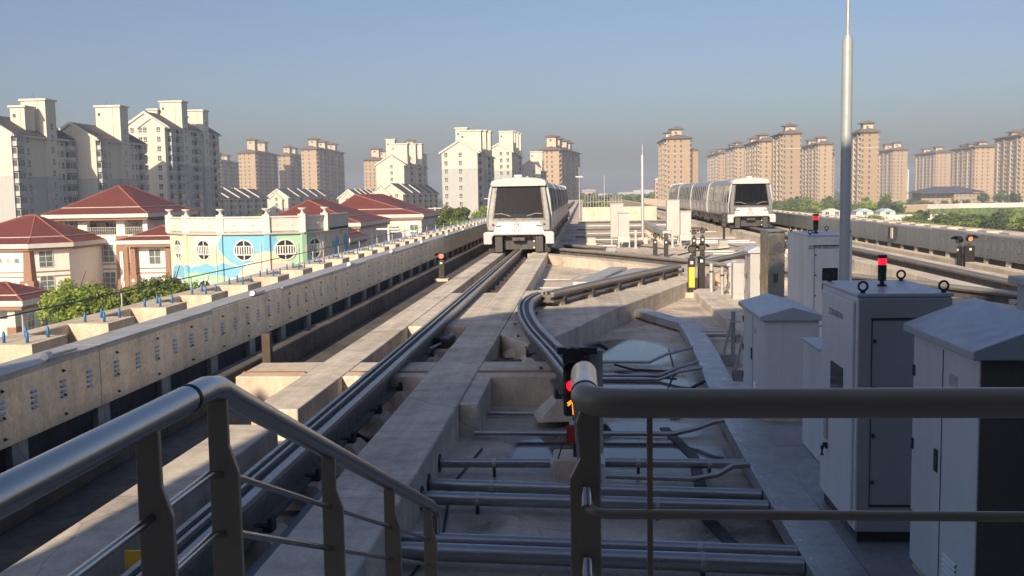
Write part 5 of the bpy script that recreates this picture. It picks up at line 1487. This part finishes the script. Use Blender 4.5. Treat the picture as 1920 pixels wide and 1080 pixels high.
def balcony_mesh():
    b = MB()
    b.box(-1.5, 1.5, -1.05, 0, -.12, 0, 2)
    b.box(-1.5, 1.5, -1.05, -.98, 0, .95, 2).box(-1.5, -1.43, -.98, 0, 0, .95, 2).box(1.43, 1.5, -.98, 0, 0, .95, 2)
    b.box(-1.46, 1.46, -1.0, -.96, .96, 2.25, 1).box(-1.46, -1.42, -.96, 0, .96, 2.25, 1).box(1.42, 1.46, -.96, 0, .96, 2.25, 1)
    for x in (-1.48, -.5, .5, 1.42):
        b.box(x, x + .07, -1.03, -.955, .95, 2.3, 0)
    b.box(-1.5, 1.5, -1.05, 0, 2.3, 2.42, 2)
    return b.mesh('balcony', [frame_white, far_glass, bal_grey])
BAL = balcony_mesh()
ac_mesh = MB().box(-.4, .4, -.35, 0, 0, .6).mesh('air_conditioner', white_wall)
def slab_block(name, label, cat, x0, x1, y0, y1, ze, zr, split, cols, gcols, towers=(), group='white apartment blocks', lower=None, fl=2.8, second_gable=None, party=(), base=GZ, seed=1):
    t = thing(name, label, cat, group=group)
    rnd = random.Random(seed)
    lower = lower or ap_grey
    xm = (x0 + x1) / 2
    if split > base:
        MB().box(x0, x1, y0, y1, base, split).build('wall', lower, t)
    g = [(x0, split), (x1, split), (x1, ze), (xm, zr - .25), (x0, ze)]
    MB().prism_y(g, y0, y1).build('upper_wall', ap_cream, t)
    MB().box(x0 - .06, x1 + .06, y0 - .06, y1 + .06, split - .12, split + .12).build('band', white_trim, t)
    s = (zr - ze) / (xm - x0)
    for sg in (-1, 1):
        xe = x1 + .7 if sg > 0 else x0 - .7
        z_e = ze - .7 * s
        p = [(xm, zr), (xe, z_e), (xe, z_e + .3), (xm, zr + .3)]
        MB().prism_y(p if sg > 0 else p[::-1], y0 + .25, y1 + .3).build('roof', slate, t)
        MB().prism_y([(xm, zr - .3), (xe, z_e - .35), (xe, z_e + .34), (xm, zr + .36)] if sg > 0 else [(xm, zr + .36), (xe, z_e + .34), (xe, z_e - .35), (xm, zr - .3)], y0 - .5, y0 + .249).build('verge', white_trim, t)
        MB().box(*sorted((xe, xe + sg * .25)), y0 - .3, y1 + .3, z_e - .3, z_e + .12).build('gutter', white_trim, t)
    if second_gable:
        a, b_, zz, zt = second_gable
        mm = (a + b_) / 2
        MB().prism_y([(a, base), (b_, base), (b_, zz), (mm, zt), (a, zz)], y0 - 1.6, y0 - .02).build('front_bay', ap_cream, t)
        for sg in (-1, 1):
            xe = b_ + .5 if sg > 0 else a - .5
            zed = zz - (zt - zz) / (mm - a) * .5
            p = [(mm, zt), (xe, zed), (xe, zed + .35), (mm, zt + .35)]
            MB().prism_y(p if sg > 0 else p[::-1], y0 - 2.0, y0 - .02).build('bay_verge', white_trim, t)
    nf = int((ze - base) // fl)
    L = y1 - y0
    off = ze - nf * fl
    for k in range(nf):
        z = off + k * fl + .85
        for f_, kind in cols:
            y = y0 + L * f_
            if any(abs(y - tw[0]) < tw[1] / 2 + 1.0 for tw in towers):
                continue
            if kind == 'b':
                link('balcony', BAL, t, (x1, y, z - .85), R(90))
            else:
                link('window', WIN_A if kind == 'w' else WIN_B, t, (x1 + .005, y, z), R(90))
                if rnd.random() < .3:
                    link('air_conditioner', ac_mesh, t, (x1 + .005, y + 1.1, z - .5), R(90))
        for f_ in gcols:
            x = x0 + (x1 - x0) * f_
            yy = y0 - .005 if not (second_gable and second_gable[0] < x < second_gable[1]) else y0 - 1.605
            link('window', WIN_B, t, (x, yy, z))
    for (yc, ln, xa, xb, zt) in towers:
        tw = MB().box(xa, xb, yc - ln / 2, yc + ln / 2, split, zt).build('stair_or_shade_tower', ap_cream, t)
        MB().box(xa + .001, xb - .001, yc - ln / 2 + .001, yc + ln / 2 - .001, base, split).build('tower_base', lower, tw)
        MB().box(xa - .35, xb + .35, yc - ln / 2 - .35, yc + ln / 2 + .35, zt, zt + .45).build('tower_cap', white_trim, tw)
        for k in range(nf + 1):
            z = off + k * fl + 1.6
            if z < zt - 1.8 and xb > x1 - .1:
                link('window', WIN_B, tw, (xb + .005, yc, z), R(90))
        MB().tube([(xa + (xb - xa) * .7, yc - ln / 2 - .06, ze + 1), (xa + (xb - xa) * .7, yc - ln / 2 - .06, zt)], .06, 5).build('downpipe', bal_grey, tw)
        MB().box(xa + .6, xa + 1.3, yc - ln / 2 - .05, yc - ln / 2, zt - 2.3, zt - 1.5).build('hatch', far_glass, tw)
        MB().tube([(xa + 2, yc, zt + .45), (xa + 2, yc, zt + 2.2)], .04, 5).build('aerial', steel_dark, tw)
    for f_ in party:
        y = y0 + L * f_
        for sg in (1,):
            MB().prism_y([(xm, zr + .3), (x1 + .7, ze - .7 * s + .28), (x1 + .7, ze - .7 * s + .75), (xm, zr + .8)], y - .3, y + .3).build('party_wall', white_trim, t)
    return t
C1 = [(.07, 'b'), (.16, 'w'), (.25, 's'), (.42, 's'), (.72, 's'), (.80, 's'), (.92, 'b')]
slab_block('apartment_block', 'nearest white block at the left edge with two tall stair towers', 'building', -141, -128.2, 215, 242, 18.2, 22.3, 8.6, C1, [.3, .62], [(231, 4.6, -133.4, -127.4, 26.6), (225.5, 4.2, -133.0, -129.5, 24.6)], seed=2)
slab_block('apartment_block', 'second white block from the left, one tall stair tower, partly shaded end wall', 'building', -135, -122.4, 242.3, 270, 18.4, 22.2, 8.4, C1, [.35], [(257, 4.6, -128.2, -121.6, 27.2)], seed=3)
slab_block('apartment_block', 'white block with stepped gables and shadow across its lit end wall', 'building', -136.6, -123.4, 288, 330, 24.4, 28.6, 13.2, [(.05, 'b'), (.12, 'w'), (.19, 'b'), (.45, 's'), (.52, 'b'), (.60, 'w'), (.8, 's'), (.9, 'b')], [.2, .44, .55, .86], [(300.5, 4.4, -129.6, -122.8, 32.4), (299, 4, -133, -130, 30), (317, 4.6, -128.6, -122.6, 31.0)], second_gable=(-131.2, -123.4, 24.0, 26.6), seed=4)
C2 = [(.04, 'w'), (.12, 'b'), (.20, 'w'), (.30, 'b'), (.38, 's'), (.48, 'b'), (.56, 'w'), (.66, 'b'), (.75, 's'), (.84, 'b'), (.93, 'w')]
slab_block('apartment_block', 'white block with four pale towers rising behind the town houses', 'building', -92.2, -79.7, 437, 500, 16.6, 20.6, 4.2, C2, [.55], [(446, 5, -86.5, -79.2, 25.6), (452, 5, -90, -86, 28), (468, 5, -85.5, -79.1, 26.5), (486, 5, -85.5, -79.1, 27.5)], seed=5)
slab_block('apartment_block', 'tall white gabled block directly left of the train', 'building', -48.5, -36.2, 338, 398, 17.3, 21.0, 11.6, C2, [.12, .52], [(349, 5, -43.2, -35.7, 24.6), (356, 5.5, -45.5, -41.5, 26.0), (366, 5, -42.0, -35.6, 25.6), (384, 5, -41.8, -35.6, 26.4)], seed=6)
slab_block('apartment_block', 'white block with stepped towers just above the roof of the left train', 'building', -42.5, -30.9, 428, 500, 21.0, 24.2, 12.8, C2, [.6, .85], [(434, 5, -36.5, -30.5, 29.4), (448, 5, -36.2, -30.4, 30.0), (466, 5, -36, -30.3, 30.6), (486, 5, -36, -30.3, 31.2)], seed=7)
slab_block('apartment_block', 'low white block end peeping out behind the left train', 'building', -33.4, -21.8, 505, 560, 14.8, 19.4, 8.0, C2, [.7], [(516, 5, -27.5, -21.4, 23.8), (530, 5, -27, -21.4, 24.2)], seed=8)
C3 = [(.05, 'w'), (.11, 'b'), (.19, 'w'), (.27, 'b'), (.35, 'w'), (.43, 'b'), (.51, 'w'), (.59, 'b'), (.67, 'w'), (.75, 'b'), (.83, 'w'), (.92, 'b')]
PW = (.2, .4, .6, .8)
slab_block('town_house_row', 'slate-roofed town houses left of the lit gable, behind the mural building', 'building', -163, -150.4, 396, 462, 2.9, 6.8, -4.2, C3, [.5], group='slate-roofed town house rows', lower=ap_grey_d, party=PW, seed=9)
slab_block('town_house_row', 'slate-roofed town houses with a lit white gable above the mural urns', 'building', -156.5, -145.8, 480, 566, 3.1, 6.9, -2.4, C3, [.5], group='slate-roofed town house rows', lower=ap_grey_d, party=PW, second_gable=(-154.6, -148.4, 2.0, 5.0), seed=10)
slab_block('town_house_row', 'small lit town house gable between the red roofs', 'building', -120.4, -110.5, 480, 540, 2.2, 6.0, -2.6, C3, [.45], group='slate-roofed town house rows', lower=ap_grey_d, party=PW, second_gable=(-118.6, -112.6, 1.2, 4.2), seed=11)
slab_block('town_house_row', 'double-gabled white town houses above the farthest red roof', 'building', -84.6, -74.2, 403, 500, 3.8, 7.6, -3.2, C3, [.75], group='slate-roofed town house rows', lower=ap_grey_d, party=PW, second_gable=(-87.2, -79.4, 3.2, 6.6), seed=12)
slab_block('town_house_row', 'dark-roofed town houses behind the urns left of the lit gable', 'building', -196, -184, 470, 560, 3.6, 7.6, -2.0, C3, [.45], group='slate-roofed town house rows', lower=ap_grey_d, party=PW, seed=13)

def hip(b, x0, x1, y0, y1, z, h, o, m=0):
    w_, l = x1 - x0 + 2 * o, y1 - y0 + 2 * o
    k = min(w_, l) / 2
    X0, X1, Y0, Y1 = x0 - o, x1 + o, y0 - o, y1 + o
    b.box(X0, X1, Y0, Y1, z - .35, z, m)
    if l >= w_:
        r = [((X0 + X1) / 2, Y0 + k * .9, z + h), ((X0 + X1) / 2, Y1 - k * .9, z + h)]
        b.add([(X0, Y0, z), (X1, Y0, z), (X1, Y1, z), (X0, Y1, z)] + r, [(0, 1, 4), (1, 2, 5, 4), (2, 3, 5), (3, 0, 4, 5)], m)
    else:
        r = [(X0 + k * .9, (Y0 + Y1) / 2, z + h), (X1 - k * .9, (Y0 + Y1) / 2, z + h)]
        b.add([(X0, Y0, z), (X1, Y0, z), (X1, Y1, z), (X0, Y1, z)] + r, [(0, 1, 5, 4), (1, 2, 5), (2, 3, 4, 5), (3, 0, 4)], m)
def tan_tower(label, x0, x1, y0, y1, ze, zp, rz=0, np_=2, wing=None, group='tan apartment towers', seed=0, fl=2.85):
    t = thing('apartment_tower', label, 'building', (x0, y0, 0), rz, group)
    W, L = x1 - x0, y1 - y0
    rnd = random.Random(seed + 5)
    MB().box(0, W, 0, L, GZ, ze).build('wall', tan_wall, t)
    b = MB(); hip(b, 0, W, 0, L, ze + .35, 2.4, 1.6); b.build('roof', tan_roof, t)
    MB().box(-.25, W + .25, -.25, L + .25, ze - 8.4, ze - 8.0).build('cornice', tan_pale, t)
    MB().box(-.22, W + .22, -.22, L + .22, ze - .5, ze - .02).build('eaves_band', tan_pale, t)
    # projecting bays on both long sides
    nb = max(2, int(L / 9))
    for side in (0, 1):
        for k in range(nb):
            y = L * (k + .5) / nb
            x = -1.0 if side == 0 else W
            MB().box(x, x + 1.0, y - 2.0, y + 2.0, GZ, ze - 1.2 - (k % 2) * 1.5).build('bay', tan_pale if k % 2 else tan_wall, t)
    wb = MB()
    nf = int((ze - GZ) // fl)
    for k in range(nf):
        z = ze - (k + 1) * fl + .9
        if z < GZ + .5:
            continue
        for side in (0, 1):
            s = -1 if side == 0 else 1
            xs = 0 if side == 0 else W
            n = nb * 3
            for q in range(n):
                y = L * (q + .5) / n
                inbay = q % 3 == 1
                xx = xs + s * (1.0 if inbay else 0)
                wd = .95 if inbay else .75
                wb.box(*sorted((xx, xx + s * .05)), y - wd, y + wd, z - .05, z + 1.55, 1)
                wb.box(*sorted((xx + s * .05, xx + s * .07)), y - wd + .12, y + wd - .12, z + .06, z + 1.45, 0)
                if not inbay and q % 3 == 0:
                    wb.box(*sorted((xx, xx + s * .7)), y - .95, y + .95, z - .95, z - .2, 2)
        for f_ in ((.5,) if W < 11 else (.36, .62)):
            wb.box(W * f_ - .45, W * f_ + .45, -.04, 0, z, z + 1.3, 0)
        wb.box(W * .1 - .4, W * .1 + .4, -.04, 0, z, z + 1.3, 0)
    o = wb.build('windows', [far_glass, frame_white, bal_grey], t)
    o['kind'] = 'stuff'
    for k in range(np_):
        yc = L * (k + .5) / np_ if np_ > 1 else L * .22
        w_ = min(5.6, W * .55)
        xo = W * (.5 if k % 2 == 0 else .42)
        zt = zp - k * .5
        p = MB().box(xo - w_ / 2, xo + w_ / 2, yc - 3, yc + 3, ze + .3, zt - 1.4).build('penthouse', tan_pale, t)
        b = MB(); hip(b, xo - w_ / 2, xo + w_ / 2, yc - 3, yc + 3, zt - 1.3, 1.4, 1.5); b.build('penthouse_roof', tan_roof, p)
        MB().box(xo - 1, xo + .2, yc - 3.06, yc - 3, zt - 4.2, zt - 3).build('penthouse_window', far_glass, p)
    if wing:
        a, dy, zw = wing
        MB().box(W, W + a, dy, L * .9, GZ, zw).build('side_wing', tan_wall, t)
        b = MB(); hip(b, W, W + a, dy, L * .9, zw + .3, 1.4, .6); b.build('wing_roof', tan_roof, t)
    return t
tan_tower('tan tower half hidden by the stepped-gable white block', -297, -284.2, 760, 803, 31.5, 39.6, seed=1)
tan_tower('left tan tower of the middle-left group, with twin roof pavilions', -247.7, -235.6, 700, 752, 35.2, 46.5, seed=2)
tan_tower('narrower tan tower between the two big tan towers at middle left', -241.5, -232.6, 775, 812, 36.0, 44.6, seed=3)
tan_tower('right tan tower of the middle-left group, with a pointed roof pavilion', -198.6, -188.0, 690, 770, 36.4, 45.4, seed=4, np_=3)
tan_tower('tan tower rising behind the white block with four towers', -160.6, -149.1, 720, 780, 29.0, 39.2, seed=5)
tan_tower('tan tower with the highest pavilion behind the white four-tower block', -146.5, -135.1, 790, 850, 37.0, 48.6, seed=6)
tan_tower('long tan tower right of the white blocks, above the rear of the left train', -26.2, -14.5, 600, 668, 28.3, 38.2, rz=R(-10), np_=4, seed=7)
tan_tower('lone tan tower left of the right train with a lower side wing', 46.0, 59.2, 560, 612, 31.6, 39.0, wing=(5.0, 6, 25), seed=8)
tan_tower('farthest tower of the stepped tan row behind the right train', 114.1, 121.4, 852, 926, 33.6, 39.2, seed=9)
tan_tower('second farthest tower of the stepped tan row behind the right train', 108.5, 115.9, 723, 770, 33.0, 38.2, seed=10)
tan_tower('tan tower of the row standing over the roof of the right train', 109.0, 117.6, 628, 684, 32.3, 38.2, seed=11)
tan_tower('tall tan tower at the near end of the row right of the right train', 109.9, 119.4, 560, 590, 33.0, 39.0, np_=1, seed=12)
tan_tower('tan tower left of the thick mast', 162.4, 172.2, 705, 757, 33.0, 39.6, wing=(5, 14, 29), seed=13)
tan_tower('tall tan tower just right of the thick mast', 149.2, 158.2, 549, 577, 32.2, 38.8, np_=1, seed=14)
tan_tower('tan tower right of the tall one beside the mast', 250.7, 261.8, 828, 870, 32.4, 40.2, seed=15)
tan_tower('tan tower directly above the low blue-roofed hall', 311.2, 324.2, 906, 962, 32.2, 39.2, seed=16)
tan_tower('broad tan tower right of the low blue-roofed hall', 297.7, 313, 782, 832, 31.6, 37.2, np_=3, seed=17)
tan_tower('tan tower cut by the right picture edge', 275.3, 295, 650, 690, 33.4, 39.2, seed=18)

# low hall, sheds and boundary walls at the right
blue_roof = mat('slate_blue_roof', (.09, .09, .125), (.07, .07, .10), rough=.6, s1=.2, s2=2)
t = thing('low_hall', 'low tan hall with a slate-blue hipped roof in front of the towers', 'building', (228, 700, GZ))
MB().box(4, 38, 2, 22, 0, 8.2).build('wall', tan_wall, t)
MB().box(24, 42, -3, 2, 0, 7.6).build('front_wing', tan_wall, t)
b = MB(); hip(b, 3, 43, -3, 23, 8.4, 4.0, 2.0); b.build('roof', blue_roof, t)
for k in range(6):
    for z in (2, 5.2):
        link('window', WIN_A, t, (26 + k * 2.8, -3.01, z)); link('window', WIN_A, t, (6 + k * 3.0, 1.99, z))
for k, (x, w_, lab) in enumerate(((114, 7, 'left pale blue shed roof beyond the right parapet'), (121.5, 6, 'right pale blue shed roof beyond the right parapet'))):
    t = thing('shed', lab, 'shed', (x, 425 - k * 8, GZ), group='pale blue sheds')
    MB().box(0, w_, 0, 8, 0, 2.6).build('wall', white_wall, t)
    MB().prism_y([(-.3, 2.6), (w_ + .3, 2.6), (w_ / 2, 4.0)], -.3, 8.3).build('roof', mat('pale_blue_sheet_%d' % k, (.38, .52, .58), (.33, .46, .52), rough=.5), t)
    link('window', WIN_A, t, (w_ / 2, -.01, .8))
t = thing('site_hut', 'small white hut among the bushes left of the thick mast', 'hut', (100, 425, GZ))
MB().box(0, 8, 0, 5, 0, 2.8).build('wall', white_wall, t)
MB().prism_y([(-.3, 2.8), (8.3, 2.8), (4, 4.2)], -.3, 5.3).build('roof', white_trim, t)
link('window', WIN_A, t, (2, -.01, 1)); link('window', WIN_A, t, (6, -.01, 1))
def bwall(pts, h, label, m):
    t = thing('boundary_wall', label, 'wall', group='boundary walls around the field')
    for i in range(len(pts) - 1):
        (a, b_), (c, d_) = pts[i], pts[i + 1]
        n = max(1, int(math.hypot(c - a, d_ - b_) / 24))
        for k in range(n):
            p, q = (a + (c - a) * k / n, b_ + (d_ - b_) * k / n), (a + (c - a) * (k + .995) / n, b_ + (d_ - b_) * (k + .995) / n)
            MB().sweep([p, q], [(-.15, GZ), (.15, GZ), (.15, GZ + h), (-.15, GZ + h)]).build('wall_panel', m, t)
    return t
bwall([(128, 545), (165, 552), (210, 574), (420, 582)], 2.8, 'long white wall at the far side of the green field', white_wall)
bwall([(95, 384), (140, 384)], 2.2, 'short white wall at the near side of the green field', white_wall)
bwall([(152, 500), (170, 505)], 3.6, 'low tan wall just right of the thick mast', tan_wall)

# hazy far buildings on the horizon
pink = mat('pale_pink_render', (.55, .36, .30), (.5, .33, .28), rough=.9)
FAR = [(54, 760, 6.5, 12, 21, 'narrow pink and white tower left of the lone tan tower', pink), (-4, 1900, 26, 30, 17, 'faint pink building right behind the long tan tower', pink), (24, 2100, 34, 30, 9, 'faint low building left of the thin mast', white_wall), (68, 2000, 40, 30, 11, 'faint low pale hall right of the thin mast', white_wall), (104, 2100, 46, 30, 15, 'faint pale roof left of the pink tower', white_wall), (118, 1200, 30, 20, 17, 'pale pink block behind the right train roof', pink), (-138, 1050, 22, 30, 19, 'pale tan slab left of the tall white gabled block', tan_pale), (318, 1050, 16, 20, 30, 'distant white tower between two tan towers at the right', white_wall)]
for x, y, w_, l, h, lab, m in FAR:
    t = thing('distant_building', lab, 'building', (x, y, GZ), group='hazy far buildings')
    MB().box(0, w_, 0, l, 0, h).build('wall', m, t)
    b = MB(); hip(b, 0, w_, 0, l, h + .3, h * .1, .6); b.build('roof', white_trim, t)
    wb = MB()
    for k in range(int(h // 3.2)):
        for q in range(max(2, int(w_ // 3))):
            wb.box(q * w_ / max(2, int(w_ // 3)) + .7, q * w_ / max(2, int(w_ // 3)) + 1.9, -.05, 0, 1 + k * 3.2, 2.6 + k * 3.2)
    wb.build('windows', far_glass, t)['kind'] = 'stuff'

# ---------------------------------------------------------------- trees and shrubs
def leaf_mat(name, c1, c2):
    m = bpy.data.materials.new(name)
    m.use_nodes = True
    t = m.node_tree
    b = t.nodes['Principled BSDF']
    oi = t.nodes.new('ShaderNodeObjectInfo')
    pos = t.nodes.new('ShaderNodeNewGeometry').outputs['Position']
    n = nd(t, 'ShaderNodeTexNoise', Scale=.9, Detail=3.0)
    t.links.new(pos, n.inputs['Vector'])
    f = ramp(t, n.outputs[0], .35, .65)
    c = mixc(t, f, c1, c2)
    h = nd(t, 'ShaderNodeHueSaturation')
    ma = nd(t, 'ShaderNodeMapRange'); ma.inputs[3].default_value = .75; ma.inputs[4].default_value = 1.2
    t.links.new(oi.outputs['Random'], ma.inputs[0]); t.links.new(ma.outputs[0], h.inputs['Value'])
    t.links.new(c, h.inputs['Color']); t.links.new(h.outputs[0], b.inputs['Base Color'])
    b.inputs['Roughness'].default_value = .6
    b.inputs['Specular IOR Level'].default_value = .3
    tr = t.nodes.new('ShaderNodeBsdfTranslucent')
    t.links.new(h.outputs[0], tr.inputs[0])
    mx = t.nodes.new('ShaderNodeMixShader'); mx.inputs[0].default_value = .28
    out = t.nodes['Material Output']
    t.links.new(b.outputs[0], mx.inputs[1]); t.links.new(tr.outputs[0], mx.inputs[2]); t.links.new(mx.outputs[0], out.inputs[0])
    return m
leaf_bright = leaf_mat('leaf_bright', (.18, .29, .05), (.27, .34, .07))
leaf_mid = leaf_mat('leaf_mid', (.12, .19, .045), (.18, .235, .06))
leaf_dark = leaf_mat('leaf_dark', (.06, .10, .036), (.10, .14, .046))
bark = mat('bark', (.12, .09, .07), (.07, .055, .045), rough=.9, s1=3, s2=20)
def crown_mesh(seed, clumps, per, leaf, sx=1.0, sz=.8, m=None, cr=.34):
    rnd = random.Random(seed)
    b = MB()
    for c in range(clumps):
        while True:
            p = Vector((rnd.uniform(-1, 1), rnd.uniform(-1, 1), rnd.uniform(-1, 1)))
            if .25 < p.length < 1:
                break
        p *= .82
        p.z = p.z * (1 if p.z > 0 else .75)
        r = cr * rnd.uniform(.5, 1.5)
        p *= rnd.uniform(.85, 1.22)
        for k in range(per):
            d_ = Vector((rnd.gauss(0, 1), rnd.gauss(0, 1), rnd.gauss(0, 1))).normalized()
            q = p + d_ * r * rnd.uniform(.45, 1.0)
            nrm = (d_ + Vector((rnd.uniform(-.8, .8), rnd.uniform(-.8, .8), rnd.uniform(-.3, 1.0)))).normalized()
            e1 = nrm.orthogonal().normalized()
            a = rnd.uniform(0, 6.28)
            e2 = nrm.cross(e1)
            u, v_ = e1 * math.cos(a) + e2 * math.sin(a), -e1 * math.sin(a) + e2 * math.cos(a)
            s = leaf * rnd.uniform(.6, 1.3)
            q = Vector((q.x * sx, q.y * sx, q.z * sz))
            b.add([q - u * s, q - v_ * s * .5, q + u * s, q + v_ * s * .5], [(0, 1, 2, 3)])
    return b.mesh('crown', m)
def trunk_mesh(seed, h=1.0):
    rnd = random.Random(seed)
    b = MB().tube([(0, 0, 0), (.02, .01, h * .4), (-.01, .03, h)], .075, 8, r2=.045)
    for k in range(6):
        a = k * 1.05 + rnd.uniform(-.3, .3)
        l = rnd.uniform(.5, .85)
        z0 = h * rnd.uniform(.55, 1.0)
        b.tube([(0, 0, z0), (math.cos(a) * l * .4, math.sin(a) * l * .4, z0 + l * .35), (math.cos(a) * l * .75, math.sin(a) * l * .75, z0 + l * .75)], .035, 5, r2=.01)
    return b.mesh('trunk', bark, True)
TR = [trunk_mesh(k) for k in range(3)]
NEAR = [crown_mesh(11, 52, 120, .062, 1.0, .9, leaf_bright, .25), crown_mesh(12, 54, 120, .06, 1.0, .85, leaf_mid, .25), crown_mesh(13, 48, 120, .06, 1.08, .8, leaf_bright, .24)]
FARC = [crown_mesh(21, 26, 40, .12, 1.0, .8, leaf_mid, .36), crown_mesh(22, 26, 40, .12, 1.0, .9, leaf_dark, .36), crown_mesh(23, 24, 40, .12, 1.1, .7, leaf_bright, .36), crown_mesh(24, 22, 40, .13, .8, 1.1, leaf_mid, .36)]
rt = random.Random(4)
def tree(x, y, rad, ztop, label, kind, near=False, group='trees', name='tree', base=GZ):
    t = thing(name, label, 'tree' if name != 'shrub' else 'shrub', (x, y, base), rt.uniform(0, 6.28), group)
    H = ztop - base
    src = (NEAR if near else FARC)
    me = src[kind % len(src)]
    zs = min(1.0, (H * .48) / (rad * .8)) if H * .48 < rad * .8 else 1.0
    hc = H - rad * .82 * zs
    link('crown', me, t, (0, 0, hc), 0, (rad, rad, rad * zs))
    th = max(.3, hc)
    link('trunk', TR[kind % 3], t, (0, 0, 0), 0, (max(1, rad * .8), max(1, rad * .8), th))
    return t
# near trees beside the viaduct
G1 = 'leafy trees between viaduct and kindergarten'
tree(-40.6, 75, 2.5, -3.5, 'bright green tree left of the big leafy one, before the gatehouse wall', 0, True, G1)
tree(-37.8, 76, 2.5, -3.3, 'bushy bright green tree in front of the cream main block', 2, True, G1)
tree(-35.8, 78, 2.0, -4.3, 'lower green tree between the two larger near trees', 1, True, G1)
tree(-32.9, 75, 2.6, -2.9, 'dense round green tree in front of the mural building', 1, True, G1)
tree(-30.6, 76, 1.9, -3.9, 'small round green tree touching the mural, right of the dense one', 1, True, G1)
tree(-34.6, 73, 1.4, -5.2, 'small green tree just left of the dense round one', 1, True, G1)
tree(-43.2, 64, 1.6, -8.2, 'low shrub by the air conditioners at the left edge', 0, True, G1, 'shrub')
G2 = 'trees between the red roofs and the train'
for k, (x, y, r, z, kd, lab) in enumerate((
        (-22.5, 108, 2.2, -2.6, 0, 'dark shrubby tree below the red-roofed wings'), (-19.5, 118, 2.6, -1.4, 2, 'yellow-green tree behind the right white utility pole'), (-17.0, 116, 2.0, -2.0, 0, 'small tree right of the right white utility pole'),
        (-25.5, 190, 4.2, 1.2, 1, 'tall dark tree beside the end of the far red roof'), (-22.5, 178, 3.0, -1.0, 2, 'light green tree by the farther utility pole'), (-19.0, 170, 2.6, -1.8, 0, 'round tree before the tall white gabled block'),
        (-17.5, 230, 4.2, .6, 1, 'dark round bush at the foot of the tall white gabled block'), (-24.0, 240, 4.0, -.2, 0, 'green bush left of the dark one below the white gable'), (-14.5, 150, 2.0, -2.6, 2, 'pale bush close to the parapet left of the train'))):
    tree(x, y, r, z, lab, kd, True, G2)
tree(-46.6, 118, 1.6, -.2, 'little dark tree peeping over the mural parapet', 1, True, G2)
# trees in front of the towers at the right and in the middle distance
def far_row(n, x0, x1, y0, y1, r0, r1, z0, z1, phrase, grp, seed):
    rr = random.Random(seed)
    pts = []
    for k in range(n):
        f = (k + rr.uniform(.1, .9)) / n
        x, y = x0 + (x1 - x0) * f, rr.uniform(y0, y1)
        pts.append((x / y, x, y, rr.uniform(r0, r1), rr.uniform(z0, z1), rr.randrange(4)))
    for k, (_, x, y, r, z, kd) in enumerate(sorted(pts)):
        e = 'th' if 10 < (k + 1) % 100 < 14 else {1: 'st', 2: 'nd', 3: 'rd'}.get((k + 1) % 10, 'th')
        tree(x, y, r, z, phrase % ('%d%s' % (k + 1, e)), kd, False, grp)
far_row(34, 94, 152, 470, 530, 3, 5, -6.5, -1.5, '%s tree from the left in the green belt between the right train and the mast', 'trees below the tan tower row', 1)
far_row(22, 150, 225, 590, 640, 2.5, 4, -8, -4.8, '%s tree from the left in the belt before the low blue-roofed hall', 'trees before the low hall', 2)
far_row(36, 262, 345, 600, 690, 3, 6, -5.5, .5, '%s tree from the left in the belt along the far white wall at the right', 'trees along the far wall', 3)
far_row(44, -18, 45, 240, 520, 3, 6, -4, 1.2, '%s tree from the left in the green middle distance beyond the end wall', 'trees beyond the end wall', 4)
far_row(40, -10, 110, 700, 1100, 5, 9, -3, 1.5, '%s tree from the left in the hazy wood on the horizon', 'trees on the horizon', 5)
far_row(26, 96, 190, 300, 380, 2.2, 4.5, -8.2, -5.6, '%s bush from the left at the near edge of the green field', 'bushes at the field edge', 6)
far_row(14, 92, 125, 255, 305, 3, 5, -6.5, -4.2, '%s bush clump from the left at the right edge before the field', 'bushes at the right edge', 7)
far_row(14, -150, -60, 290, 380, 2.5, 4, -5, -2, '%s tree from the left between kindergarten and town houses', 'trees among the town houses', 8)
# distant wood that reads as one mass
rnd = random.Random(77)
wood = MB()
for k in range(26000):
    x = rnd.uniform(-900, 1200); y = rnd.uniform(1150, 2300)
    s = rnd.uniform(1.6, 3.2)
    z = GZ + 8.5 * rnd.random() ** .7 * (.7 + .3 * math.sin(x * .021) * math.cos(y * .017))
    u = Vector((rnd.gauss(0, 1), rnd.gauss(0, 1), rnd.gauss(0, .6))).normalized() * s
    v_ = u.orthogonal().normalized() * s * .7
    q = Vector((x, y, z))
    wood.add([q - u, q - v_, q + u, q + v_], [(0, 1, 2, 3)])
stuff(wood.build('distant_woods', leaf_dark), 'hazy wooded belt along the horizon', 'woods')
# grasses and weeds on the field
gr = MB()
for k in range(14000):
    x = rnd.uniform(100, 380); y = rnd.uniform(302, 560)
    s = rnd.uniform(.3, .9)
    a = rnd.uniform(0, 3.14)
    dx, dy = math.cos(a) * s * .7, math.sin(a) * s * .7
    gr.add([(x - dx, y - dy, -9.92), (x + dx, y + dy, -9.92), (x + dx * .3, y + dy * .3, -9.9 + s)], [(0, 1, 2)])
stuff(gr.build('field_grass', leaf_mid), 'rough grass covering the green field', 'grass')

# ---------------------------------------------------------------- hazy air
hz_m = bpy.data.materials.new('haze_air')
hz_m.use_nodes = True
ht = hz_m.node_tree
ht.nodes.remove(ht.nodes['Principled BSDF'])
pv = ht.nodes.new('ShaderNodeVolumePrincipled')
pv.inputs['Color'].default_value = (.68, .79, 1.0, 1)
pv.inputs['Density'].default_value = .00040
pv.inputs['Anisotropy'].default_value = 0.0
ht.links.new(pv.outputs[0], ht.nodes['Material Output'].inputs['Volume'])
stuff(MB().box(-1600, 1600, -300, 2700, -11, 52).build('haze', hz_m), 'pale hazy air over the town', 'haze')
